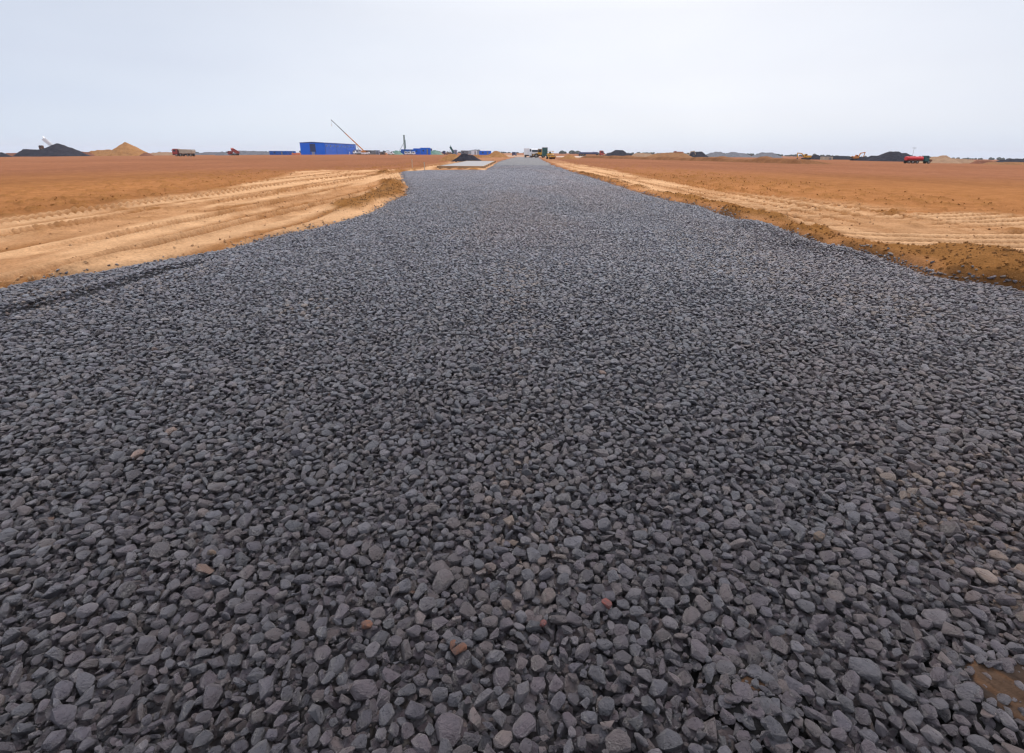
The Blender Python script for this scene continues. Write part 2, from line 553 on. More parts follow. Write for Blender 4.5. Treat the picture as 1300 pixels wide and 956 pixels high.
def spread(tile, ymax, zoff, layer):
    xs, ys, rs = [], [], []
    for ix in range(-6, 7):
        for iy in range(-1, int(ymax / TILE) + 1):
            xs.append(tile[:, 0] + ix * TILE + layer * .37); ys.append(tile[:, 1] + iy * TILE + layer * .61); rs.append(tile[:, 2])
    x = np.concatenate(xs); y = np.concatenate(ys); r_ = np.concatenate(rs)
    n = len(x)
    r_ = r_ * rng.uniform(.80, 1.06, n)
    x = x + rng.normal(0, .003, n); y = y + rng.normal(0, .003, n)
    sr, sl = side(x, y); s = np.maximum(sr, sl)
    spill = rng.random(n) < np.exp(-np.maximum(s, 0) / .03) * .45
    keep = ((s < 0) | (spill & (layer == 0))) & (y > -.6) & (y < ymax - rng.random(n) * (42 if layer == 0 else 1.5))
    keep &= (np.abs(x) < 1.35 * np.maximum(y, 0) + 1.6)
    pm = patch_mask(x, y)
    keep &= ~((pm > .5) & (rng.random(n) < ((.42, 1.0, .35, .35, 1.0)[layer])))
    x, y, r_, s, pm = x[keep], y[keep], r_[keep], s[keep], pm[keep]
    n = len(x)
    gz = ground_z(x, y)[0]
    z = gravel_top(x, y) + terr(x, y) + zoff + rng.normal(0, .005, n)
    z = np.maximum(z, gz + r_ * .15)
    z = np.where(pm > .5, gz + r_ * .02, z)
    return x, y, z, r_, layer


def cloud(parts):
    x = np.concatenate([p[0] for p in parts]); y = np.concatenate([p[1] for p in parts]); z = np.concatenate([p[2] for p in parts])
    r_ = np.concatenate([p[3] for p in parts]); n = len(x)
    me = bpy.data.meshes.new('gravel')
    me.vertices.add(n); me.vertices.foreach_set('co', np.stack([x, y, z], -1).astype(np.float32).ravel())
    # rotation: mostly lying flat, some tipped up
    tilt = np.where(rng.random(n) < .15, rng.normal(0, .75, n), rng.normal(0, .24, n))
    rot = np.stack([tilt, rng.normal(0, .28, n), rng.uniform(0, 6.283, n)], -1).astype(np.float32)
    scl = (r_[:, None] * np.stack([rng.uniform(1.08, 1.38, n), rng.uniform(1.05, 1.32, n), rng.uniform(.95, 1.4, n)], -1)).astype(np.float32)
    flip = rng.random(n) < .5
    rot[:, 0] += np.where(flip, np.pi, 0)
    hi = y < 9.0
    var = np.where(hi, rng.integers(0, NHI, n), NHI + rng.integers(0, NLO, n)).astype(np.int32)
    pal = np.array([[.070, .060, .066], [.066, .067, .074], [.078, .066, .064], [.056, .050, .055], [.098, .094, .098], [.062, .058, .068],
                    [.104, .088, .080], [.086, .087, .094]])
    pr = np.array([.24, .2, .14, .14, .09, .1, .03, .06])
    k = rng.choice(len(pal), n, p=pr / pr.sum())
    c = pal[k] * rng.uniform(.74, 1.30, n)[:, None]
    zone = fbm(x * .35, y * .12, 201, 4)
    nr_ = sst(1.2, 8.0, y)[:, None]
    c = c * (np.array([.93, .82, .84]) * (1 - nr_) + np.array([1.56, 1.56, 1.66]) * nr_) * (1 + .18 * zone[:, None]) * (1 + sst(2, 14, y)[:, None] * .45 + sst(14, 40, y)[:, None] * .6)  # stones lighten with distance: grazing sheen and vignette put into the colour
    bw = sst(.1, .5, fbm(x * .3 + 9, y * .08, 202, 4))[:, None] * .7
    c = c * (1 - bw) + c * np.array([1.2, 1.02, .92]) * bw
    # dusted with sand close to the rims and in a few spots
    sr, sl = side(x, y); s = np.maximum(sr, sl)
    du = np.clip(np.exp(-np.maximum(-s, 0) / .25) * .5 * (rng.random(n) < .4), 0, 1)
    du = np.maximum(du, .45 * sst(.62, .8, vn(x * .9 + 4, y * .55, 203)) * (rng.random(n) < .18))
    c = c * (1 - du[:, None]) + np.array([.26, .165, .10]) * du[:, None]
    rare = rng.random(n) < .0007
    c[rare] = np.array([.15, .085, .06]) * rng.uniform(.7, 1.2, rare.sum())[:, None]
    for nm, tp, dat, f in (('rot', 'FLOAT_VECTOR', rot, 'vector'), ('scl', 'FLOAT_VECTOR', scl, 'vector'), ('var', 'INT', var, 'value')):
        a_ = me.attributes.new(nm, tp, 'POINT'); a_.data.foreach_set(f, dat.ravel())
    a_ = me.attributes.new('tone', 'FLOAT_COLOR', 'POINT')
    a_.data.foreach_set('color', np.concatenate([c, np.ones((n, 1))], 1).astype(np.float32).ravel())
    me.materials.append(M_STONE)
    return me, n


pa = spread(tileA, 78.0, .004, 0)
pb = spread(tileB, 13.0, -.024, 1)
pc = list(spread(tileB, 5.5, -.013, 2)); pc[3] = pc[3] * .36
pd_ = list(spread(tileA, 4.0, -.017, 3)); pd_[3] = pd_[3] * .30
pe = spread(tileA, 6.0, -.032, 4)
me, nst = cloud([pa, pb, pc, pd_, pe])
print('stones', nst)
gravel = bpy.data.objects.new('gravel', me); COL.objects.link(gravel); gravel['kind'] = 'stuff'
gravel['label'] = 'loose dark grey crushed stone covering the whole road'
gravel['category'] = 'gravel'

ng = bpy.data.node_groups.new('scatter_stones', 'GeometryNodeTree')
ng.interface.new_socket('Geometry', in_out='INPUT', socket_type='NodeSocketGeometry')
ng.interface.new_socket('Geometry', in_out='OUTPUT', socket_type='NodeSocketGeometry')
gi = ng.nodes.new('NodeGroupInput'); go = ng.nodes.new('NodeGroupOutput')
ci = ng.nodes.new('GeometryNodeCollectionInfo'); ci.inputs['Collection'].default_value = lib
ci.inputs['Separate Children'].default_value = True; ci.inputs['Reset Children'].default_value = True
iop = ng.nodes.new('GeometryNodeInstanceOnPoints'); iop.inputs['Pick Instance'].default_value = True


def named(nm, tp):
    n_ = ng.nodes.new('GeometryNodeInputNamedAttribute'); n_.data_type = tp; n_.inputs['Name'].default_value = nm
    return n_.outputs['Attribute']


e2r = ng.nodes.new('FunctionNodeEulerToRotation')
ng.links.new(gi.outputs[0], iop.inputs['Points']); ng.links.new(ci.outputs[0], iop.inputs['Instance'])
ng.links.new(named('var', 'INT'), iop.inputs['Instance Index'])
ng.links.new(named('rot', 'FLOAT_VECTOR'), e2r.inputs[0]); ng.links.new(e2r.outputs[0], iop.inputs['Rotation'])
ng.links.new(named('scl', 'FLOAT_VECTOR'), iop.inputs['Scale'])
ng.links.new(iop.outputs[0], go.inputs[0])
md = gravel.modifiers.new('scatter', 'NODES'); md.node_group = ng


# ------------------------------------------------------------------ crumbs and clods of sand lying on the verges
mc, ntc, bsc = newmat('sand_clod')
atc = N(ntc, 'ShaderNodeAttribute', attribute_name='tone', attribute_type='INSTANCER')
ntc.links.new(atc.outputs['Color'], bsc.inputs['Base Color']); bsc.inputs['Roughness'].default_value = .95; bsc.inputs['Specular IOR Level'].default_value = 0
bump(ntc, bsc, noise_node(ntc, 3.0, 5, .7), .6, .3)
libc = bpy.data.collections.new('clod_shapes')
for k in range(6):
    libc.objects.link(bpy.data.objects.new('clod_shape_%02d' % k, hull_mesh('clod_shape_%02d' % k, 16, 0, 1.0, .85, .6, 640 + k, mc)))
nC = 150000
cyy = 3.5 + 42 * rng.random(nC) ** 1.6
sidec = rng.random(nC) < .5
offc = rng.random(nC) ** 1.7 * 12
cxx = np.where(sidec, XR(cyy) + offc, XL(cyy) - offc)
hC, lC, bC, dC, rC = sand(cxx, cyy)
keepc = rng.random(nC) < np.clip(.012 + .28 * bC + .16 * rC * (1 - .7 * lC) + .10 * dC, 0, 1)
keepc &= np.abs(cxx) < 1.25 * cyy + 1
cxx, cyy, lC, bC = cxx[keepc], cyy[keepc], lC[keepc], bC[keepc]
nC = len(cxx)
rad = .006 + .026 * rng.random(nC) ** 3.5 + .0004 * cyy
cz = ground_z(cxx, cyy)[0] + rad * .25
mec = bpy.data.meshes.new('sand_clods'); mec.vertices.add(nC)
mec.vertices.foreach_set('co', np.stack([cxx, cyy, cz], -1).astype(np.float32).ravel())
tC = np.array([.38, .165, .055]) * (1 - lC[:, None]) + np.array([.62, .37, .20]) * lC[:, None]
tC = tC * (1 - .6 * bC[:, None]) + np.array([.30, .135, .04]) * .6 * bC[:, None]
tC = tC * rng.uniform(.85, 1.25, nC)[:, None]
for nm, tp, dat, f in (('rot', 'FLOAT_VECTOR', rng.uniform(0, 6.28, (nC, 3)), 'vector'), ('scl', 'FLOAT_VECTOR', rad[:, None] * rng.uniform(.8, 1.3, (nC, 3)), 'vector'), ('var', 'INT', rng.integers(0, 6, nC), 'value')):
    a_ = mec.attributes.new(nm, tp, 'POINT'); a_.data.foreach_set(f, dat.astype(np.int32 if tp == 'INT' else np.float32).ravel())
a_ = mec.attributes.new('tone', 'FLOAT_COLOR', 'POINT')
a_.data.foreach_set('color', np.concatenate([tC, np.ones((nC, 1))], 1).astype(np.float32).ravel())
mec.materials.append(mc)
clods = bpy.data.objects.new('sand_clods', mec); COL.objects.link(clods); clods['kind'] = 'stuff'
clods['label'] = 'loose crumbs and clods of brown sand along the road verges'; clods['category'] = 'sand clods'
ng2 = ng.copy(); ng2.name = 'scatter_clods'
for n_ in ng2.nodes:
    if n_.bl_idname == 'GeometryNodeCollectionInfo':
        n_.inputs['Collection'].default_value = libc
md2 = clods.modifiers.new('scatter', 'NODES'); md2.node_group = ng2


# ------------------------------------------------------------------ mesh helpers for things
class MB:
    def __init__(s):
        s.bm = bmesh.new()

    def box(s, c, size, rot=None, bev=0):
        m = Matrix.Translation(c)
        if rot is not None:
            m = m @ rot
        m = m @ Matrix.Diagonal((*size, 1))
        r_ = bmesh.ops.create_cube(s.bm, size=1, matrix=m)
        if bev:
            es = list({e for v in r_['verts'] for e in v.link_edges})
            bmesh.ops.bevel(s.bm, geom=es, offset=bev, segments=2, affect='EDGES', clamp_overlap=True)
        return s

    def cyl(s, p0, p1, r0, r1=None, seg=16):
        p0 = Vector(p0); p1 = Vector(p1); d = p1 - p0
        q = d.to_track_quat('Z', 'Y').to_matrix().to_4x4()
        bmesh.ops.create_cone(s.bm, cap_ends=True, segments=seg, radius1=r0, radius2=r0 if r1 is None else r1, depth=d.length,
                              matrix=Matrix.Translation((p0 + p1) / 2) @ q)
        return s

    def prism(s, prof, y0, y1, bev=0):
        """profile in xz extruded in y"""
        a_ = [s.bm.verts.new((p[0], y0, p[1])) for p in prof]
        b_ = [s.bm.verts.new((p[0], y1, p[1])) for p in prof]
        fs = [s.bm.faces.new(a_), s.bm.faces.new(b_[::-1])]
        n_ = len(prof)
        for k in range(n_):
            fs.append(s.bm.faces.new((a_[k], b_[k], b_[(k + 1) % n_], a_[(k + 1) % n_])))
        if bev:
            bmesh.ops.bevel(s.bm, geom=list({e for f in fs for e in f.edges}), offset=bev, segments=2, affect='EDGES', clamp_overlap=True)
        return s

    def build(s, name, mat, parent=None, loc=None):
        bmesh.ops.recalc_face_normals(s.bm, faces=s.bm.faces)
        me_ = bpy.data.meshes.new(name); s.bm.to_mesh(me_); s.bm.free()
        me_.materials.append(mat)
        o = bpy.data.objects.new(name, me_); COL.objects.link(o)
        if parent is not None:
            o.parent = parent
        if loc is not None:
            o.location = loc
        return o


def tz(x_, y_):
    return float(ground_z(np.array([x_], float), np.array([y_], float))[0][0])


def thing(name, label, cat, u, depth, rotz=0.0, group=None, z=None, scale=1.0):
    o = bpy.data.objects.new(name, None); COL.objects.link(o)
    x_ = az_x(u, depth)
    o.location = (x_, depth, tz(x_, depth) if z is None else z)
    o.rotation_euler = (0, 0, rotz); o.scale = (scale,) * 3
    o['label'] = label; o['category'] = cat
    if group: o['group'] = group
    o.empty_display_size = .5
    return o


P = {
    'red': paint('truck_red', (.38, .05, .045), .4, .5), 'cream': paint('cream_paint', (.55, .47, .36), .5, .4),
    'white': paint('white_paint', (.88, .88, .88), .4, .08), 'yellow': paint('machine_yellow', (.72, .38, .03), .4, .35),
    'orange': paint('crane_orange', (.70, .26, .06), .4, .3), 'blue': paint('site_blue', (.0, .15, .75), .5, .08),
    'bluedeep': paint('container_blue', (.0, .11, .48), .5, .2), 'teal': paint('machine_teal', (.03, .13, .13), .5, .25),
    'green': paint('mast_green', (.05, .12, .085), .5, .2), 'dark': paint('chassis_black', (.025, .024, .026), .6, .4),
    'grey': paint('machine_grey', (.22, .23, .25), .5, .3), 'lav': paint('pale_blue_panel', (.30, .33, .46), .5, .2),
    'glass': paint('cab_glass', (.02, .03, .045), .08, .0), 'tyre': paint('tyre_rubber', (.022, .021, .021), .8, .6),
    'rim': paint('rim_steel', (.35, .33, .32), .45, .4), 'steel': paint('galvanised_steel', (.36, .37, .38), .4, .2, metal=.5),
    'lamp': paint('headlight_glass', (.8, .8, .75), .15, 0), 'boomgrey': paint('boom_grey', (.16, .15, .15), .45, .1),
    'concrete': paint('cast_concrete', (.29, .275, .275), .8, .5, (.42, .34, .28)), 'wood': paint('formwork_timber', (.42, .27, .15), .75, .5, (.2, .1, .05)),
    'tarpgreen': paint('green_tarpaulin', (.09, .20, .15), .6, .3), 'orangemesh': paint('orange_barrier', (.85, .22, .08), .6, .1),
    'navy': paint('truck_navy', (.05, .06, .16), .4, .3), 'rust': paint('rusty_brown', (.16, .07, .04), .7, .4),
}


def add_wheel(root, xw, side_, rad=.52, wid=.34, yoff=1.0):
    w_ = MB(); y0 = side_ * yoff
    w_.cyl((0, -wid / 2, 0), (0, wid / 2, 0), rad, seg=20)
    o = w_.build('wheel', P['tyre'], root, (xw, y0, rad))
    h = MB(); h.cyl((0, -.02, 0), (0, .03, 0), rad * .52, rad * .45, seg=14)
    rim = h.build('rim', P['rim'], o, (0, side_ * (wid / 2 + .003), 0))
    if side_ < 0:
        rim.rotation_euler = (0, 0, math.pi)
    return o


def cab(root, x0, mat, w=2.45, h0=.75, h1=2.95, L=2.1):
    """cab whose nose is at x0 + L, forward = +x"""
    c_ = MB()
    c_.prism([(x0, h0), (x0 + L, h0), (x0 + L, h0 + .95), (x0 + L - .22, h1 - .12), (x0 + L - .45, h1), (x0 + .05, h1), (x0, h1 - .1)], -w / 2, w / 2, .05)
    cb_ = c_.build('cab', mat, root)
    g = MB(); t_ = .02
    g.prism([(x0 + L - .005, h0 + 1.05), (x0 + L + .03, h0 + 1.05), (x0 + L - .17, h1 - .25), (x0 + L - .215, h1 - .25)], -w / 2 + .15, w / 2 - .15)
    g.build('windscreen', P['glass'], cb_)
    for s_ in (-1, 1):
        g = MB(); g.box((x0 + L * .52, s_ * (w / 2 + .004), h0 + 1.48), (L * .5, .03, .68), bev=.01)
        g.build('side_window', P['glass'], cb_)
        g = MB(); g.box((x0 + L + .015, s_ * (w / 2 - .3), h0 + .22), (.05, .32, .18), bev=.01)
        g.build('headlight', P['lamp'], cb_)
        g = MB(); g.box((x0 + L - .02, s_ * (w / 2 + .22), h0 + 1.5), (.07, .18, .42), bev=.02)
        g.cyl((x0 + L - .1, s_ * (w / 2 - .02), h0 + 1.65), (x0 + L - .02, s_ * (w / 2 + .2), h0 + 1.62), .02, seg=8)
        g.build('mirror', P['dark'], cb_)
    b_ = MB(); b_.box((x0 + L + .03, 0, h0 - .12), (.16, w * .98, .30), bev=.03)
    b_.build('bumper', P['dark'], root)
    return cb_


def tipper_body(root, L, w, h, mat, tip, base_z=1.25, ribs=True, xback=0.0, load=None):
    """open dump body, hinge at the rear (xback), forward is +x"""
    b_ = MB(); t_ = .06
    b_.prism([(0, .0), (L, 0), (L + .0, h), (L + .9, h + .12), (L + .9, h + .2), (L - .06, h + .08), (L - .06, .08), (.1, .08), (-.15, h * .75), (-.21, h * .75)], -w / 2, w / 2)
    for s_ in (-1, 1):
        b_.prism([(-.12, 0.02), (L - .02, .02), (L - .02, h), (-.25, h * .82)], s_ * w / 2 - t_ / 2, s_ * w / 2 + t_ / 2)
        if ribs:
            for k in range(7):
                xx = .25 + k * (L - .5) / 6
                b_.box((xx, s_ * (w / 2 + .07), h / 2), (.10, .10, h * .92))
            b_.box((L / 2, s_ * (w / 2 + .06), h + .01), (L, .16, .12))
    o = b_.build('tipper_body', mat, root, (xback, 0, base_z))
    o.rotation_euler = (0, -tip, 0)
    if load:
        l_ = MB()
        l_.prism([(.1, .1), (L - .15, .1), (L - .15, h * .85), (L * .6, h * 1.12), (L * .3, h * .98), (.0, h * .7)], -w / 2 + .08, w / 2 - .08, .1)
        l_.build('load', load, o)
    if tip > .1:
        r_ = MB(); e = Vector((L * .8 * math.cos(tip), 0, L * .8 * math.sin(tip)))
        r_.cyl((xback + L * .55, 0, base_z - .2), (xback + e.x, 0, base_z + e.z - .05), .09, seg=10)
        r_.build('hydraulic_ram', P['steel'], root)
    return o


def dump_truck(label, u, depth, rotz, cabm, bodym, tip=0.0, z=None, scale=1.0, group=None, load=None, axles=4, name='dump_truck', bh=1.25):
    t_ = thing(name, label, 'truck', u, depth, rotz, group, z, scale)
    L = 8.4
    ch = MB()
    for s_ in (-1, 1):
        ch.box((0, s_ * .42, .95), (L - .6, .16, .28))
    for k in range(6):
        ch.box((-L / 2 + .7 + k * 1.3, 0, .95), (.14, .7, .2))
    for k in range(2):
        ch.box((-.2 + 0 * k, (k * 2 - 1) * .95, .72), (1.0, .45, .5), bev=.04)
    for s_ in (-1, 1):
        for k, xw in enumerate((-3.2, -1.85, 2.35)):
            ch.box((xw, s_ * 1.0, 1.14), (1.2, .42, .05))
    ch.build('chassis', P['dark'], t_)
    cab(t_, L / 2 - 2.05, cabm)
    tipper_body(t_, 5.3, 2.45, bh, bodym, tip, 1.2, xback=-L / 2 + .3, load=load)
    xs_ = (-3.2, -1.85, 1.05, 2.75)[: axles] if axles == 4 else (-3.2, -1.85, 2.75)
    for xw in xs_:
        for s_ in (-1, 1):
            add_wheel(t_, xw, s_)
    return t_


# ------------------------------------------------------------------ heaps
def heap_mat(name, c0, c1, scale=.6, rough=.95):
    m, nt, bs = newmat(name)
    n1 = noise_node(nt, scale, 7, .7)
    c = ramp(nt, n1, [(.3, c0), (.7, c1)])
    nt.links.new(c, bs.inputs['Base Color']); bs.inputs['Roughness'].default_value = rough
    bs.inputs['Specular IOR Level'].default_value = .03
    nb = noise_node(nt, scale * 6, 6, .8)
    bump(nt, bs, nb, .6, .25)
    return m


H_DARK = heap_mat('dark_gravel_heap', (.022, .021, .027), (.046, .042, .052))
H_SAND = heap_mat('sand_heap', (.27, .125, .045), (.40, .20, .08))
H_TAN = heap_mat('tan_heap', (.30, .18, .11), (.40, .25, .15))
H_RED = heap_mat('red_soil_heap', (.17, .065, .038), (.25, .11, .065))
H_BROWN = heap_mat('brown_soil_heap', (.21, .10, .045), (.33, .16, .07))
H_GREY = heap_mat('grey_heap', (.12, .12, .13), (.20, .19, .20))


def heap(name, label, cat, depth, peaks, mat, vbase=None, slope=.62, seed=1, group=None, ridge=.5, dz=0.0):
    """peaks: (u, height_m, width_m half ridge length) ; ridge runs across the view"""
    us = [p[0] for p in peaks]
    uc = sum(us) / len(us); xc = az_x(uc, depth)
    pk = [(az_x(p[0], depth) - xc, 0.0 + (p[3] if len(p) > 3 else 0), p[1], p[2], (p[4] if len(p) > 4 else slope)) for p in peaks]
    x0_ = min(p[0] - p[3] - p[2] / p[4] for p in pk) - 1; x1_ = max(p[0] + p[3] + p[2] / p[4] for p in pk) + 1
    hy = max(p[2] / p[4] + abs(p[1]) for p in pk) + 1
    nx = int(min(160, max(40, (x1_ - x0_) / .25))); ny = 48
    gx, gy = np.meshgrid(np.linspace(x0_, x1_, nx), np.linspace(-hy, hy, ny))
    zz = np.full(gx.shape, -9.0)
    hm = max(p[2] for p in pk)
    for (px, py, ph, pw, sl_) in pk:
        dx = np.maximum(np.abs(gx - px) - pw, 0); dy = gy - py
        dd = np.sqrt(dx * dx + dy * dy)
        dd = np.sqrt(dd * dd + (ph * .035) ** 2) - ph * .035
        hh = ph - sl_ * dd
        hh = hh + .06 * ph * fbm(gx / ph * 1.3 + px, gy / ph * 1.3, seed, 4) + .06 * ph * fbm(gx / ph * 5, gy / ph * 5, seed + 3, 3)
        zz = np.maximum(zz, hh)
    zz = np.maximum(zz, -.25)
    base = tz(xc, depth)
    zt = ground_z(gx + xc, gy + depth)[0] - base
    zz = zz + zt + dz
    co_ = np.stack([gx, gy, zz], -1).reshape(-1, 3)
    i_ = np.arange(ny - 1)[:, None]; j_ = np.arange(nx - 1)[None]
    a_ = i_ * nx + j_
    q_ = np.stack([a_, a_ + 1, a_ + nx + 1, a_ + nx], -1).reshape(-1, 4)
    me_ = mesh_np(name, co_, q_); me_.materials.append(mat)
    o = bpy.data.objects.new(name, me_); COL.objects.link(o); o.location = (xc, depth, base)
    o['label'] = label; o['category'] = cat
    if group: o['group'] = group
    return o


def hpx(px, depth):   # metres for a height in picture pixels
    return px / 738.0 * depth


# ---- far left
heap('gravel_pile', 'low dark stone pile at the far left edge of the site', 'gravel pile', 300, [(-6, hpx(6, 300), 4)], H_DARK, seed=3)
heap('soil_mound', 'low grey brown mound left of the flat topped dark pile', 'mound', 345, [(8, hpx(4, 345), 5), (19, hpx(4.5, 345), 5)], H_RED, seed=5)
big = heap('gravel_pile', 'long dark stone pile with flat top and sharp peak, truck on it', 'gravel pile', 325,
           [(38, hpx(9.5, 325), 2.5, 0, .66), (50, hpx(9.2, 325), 4), (62, hpx(9.5, 325), 3.5), (77, hpx(17, 325), .1, 0, .53)], H_DARK, seed=7)
heap('soil_mound', 'low reddish mound between the dark pile and the tall sand pile', 'mound', 345, [(103, hpx(5.5, 345), 2), (111, hpx(5, 345), 1.5)], H_RED, seed=9)
heap('sand_pile', 'long low sand bank left of the tall conical sand pile', 'sand pile', 350,
     [(122, hpx(6.5, 350), 2.5), (131, hpx(7.5, 350), 3), (141, hpx(8, 350), 2.5)], H_SAND, seed=11)
heap('sand_pile', 'tallest conical sand pile on the left side of the site', 'sand pile', 340, [(162.5, hpx(17.3, 340), .25, 0, .62)], H_SAND, seed=13)
heap('soil_mound', 'small dark red mound at the right foot of tall sand pile', 'mound', 318, [(186, hpx(4, 318), 1.2)], H_RED, seed=15)
heap('sand_pile', 'flat sand bank left of the red and cream dump truck', 'sand pile', 380, [(200, hpx(3.5, 380), 3), (212, hpx(4.0, 380), 6)], H_TAN, seed=17)
# truck tipping on top of the big pile
xk, yk = az_x(62, 325), 325
dump_truck('dump truck with raised white body tipping stone on top of the dark pile', 62.5, 325, math.pi + .35, P['rust'], P['white'], tip=.0, z=tz(xk, yk) + hpx(8.2, 325), scale=.85)
tw = [o for o in bpy.data.objects if o.name.startswith('tipper_body')][-1]
tw.rotation_euler = (0, 0, 0)
tw.rotation_euler = (0, -.85, 0); tw.location = (-3.0, 0, 1.6); tw.scale = (1.25, 1, 1.5)
dump_truck('red dump truck with cream ribbed body, parked on the left field', 234.5, 262, math.pi, P['red'], P['cream'], scale=1.15, bh=1.5)
dump_truck('red dump truck with half raised red body beside the grey bank', 297, 330, math.pi - .35, P['red'], P['red'], tip=.42, scale=.85)
heap('gravel_pile', 'very low pale grey bank between the two red trucks', 'gravel pile', 420, [(256, hpx(2.6, 420), 5), (268, hpx(3.6, 420), 5), (279, hpx(3.0, 420), 5)], H_GREY, seed=19)
heap('gravel_pile', 'long low grey bank left of the small blue sheds', 'gravel pile', 390,
     [(308, hpx(5.5, 390), 3), (318, hpx(5, 390), 5), (329, hpx(4.6, 390), 5), (337, hpx(3.6, 390), 4)], H_GREY, seed=21, slope=.5)
heap('soil_mound', 'little dark mound beside the half raised red truck', 'mound', 345, [(283, hpx(4.2, 345), 1.6)], H_GREY, seed=23)


# ---- containers, sheds, buildings
def container(label, u, depth, w, L, h, mat, rotz=0, cat='container', group=None, door=True, name='site_container'):
    t_ = thing(name, label, cat, u, depth, rotz, group)
    b_ = MB(); b_.box((0, 0, h / 2 + .1), (w - .1, L - .1, h - .1))
    n_ = max(4, int(w / .55))
    for k in range(n_):
        xx = -w / 2 + (k + .5) * w / n_
        b_.box((xx, -L / 2 + .01, h / 2 + .1), (w / n_ * .5, .08, h - .3))
        b_.box((xx, L / 2 - .01, h / 2 + .1), (w / n_ * .5, .08, h - .3))
    b_.build('wall', mat, t_)
    f_ = MB()
    for sx in (-1, 1):
        for sy in (-1, 1):
            f_.box((sx * (w / 2 - .05), sy * (L / 2 - .05), h / 2 + .1), (.18, .18, h))
    for zz_ in (.1, h + .05):
        for sy in (-1, 1):
            f_.box((0, sy * (L / 2 - .045), zz_), (w - .28, .16, .16))
        for sx in (-1, 1):
            f_.box((sx * (w / 2 - .045), 0, zz_), (.16, L - .28, .16))
    f_.build('frame', mat, t_)
    rf = MB(); rf.box((0, 0, h + .14), (w - .3, L - .3, .06)); rf.build('roof', P['grey'], t_)
    if door:
        d_ = MB(); d_.box((w * .22, -L / 2 - .05, h * .45), (.9, .06, h * .78), bev=.01); dd_ = d_.build('door', P['grey'], t_)
        k_ = MB(); k_.box((w * .22 + .33, -L / 2 - .11, h * .45), (.06, .08, .16)); k_.build('handle', P['dark'], dd_)
        if w > 5:
            g_ = MB(); g_.box((-w * .2, -L / 2 - .05, h * .6), (1.2, .05, .8), bev=.01); g_.build('window', P['glass'], t_)
    return t_


container('longer low blue shed left of the blue warehouse', 355, 380, 11.8, 4, 2.4, P['bluedeep'], name='site_shed', cat='shed')
container('short blue shed close to the left corner of the warehouse', 371.5, 380, 3.6, 3, 2.3, P['bluedeep'], name='site_shed', cat='shed')
br = thing('safety_barrier', 'orange mesh barrier standing at the left foot of the warehouse', 'barrier', 376, 350, .1)
for k in range(5):
    b_ = MB(); b_.cyl((-2.6 + k * 1.3, 0, 0), (-2.6 + k * 1.3, 0, 1.2), .04, seg=8)
    b_.build('post', P['dark'], br)
b_ = MB(); b_.box((0, -.05, .65), (5.3, .03, .9)); b_.build('mesh_panel', P['orangemesh'], br)


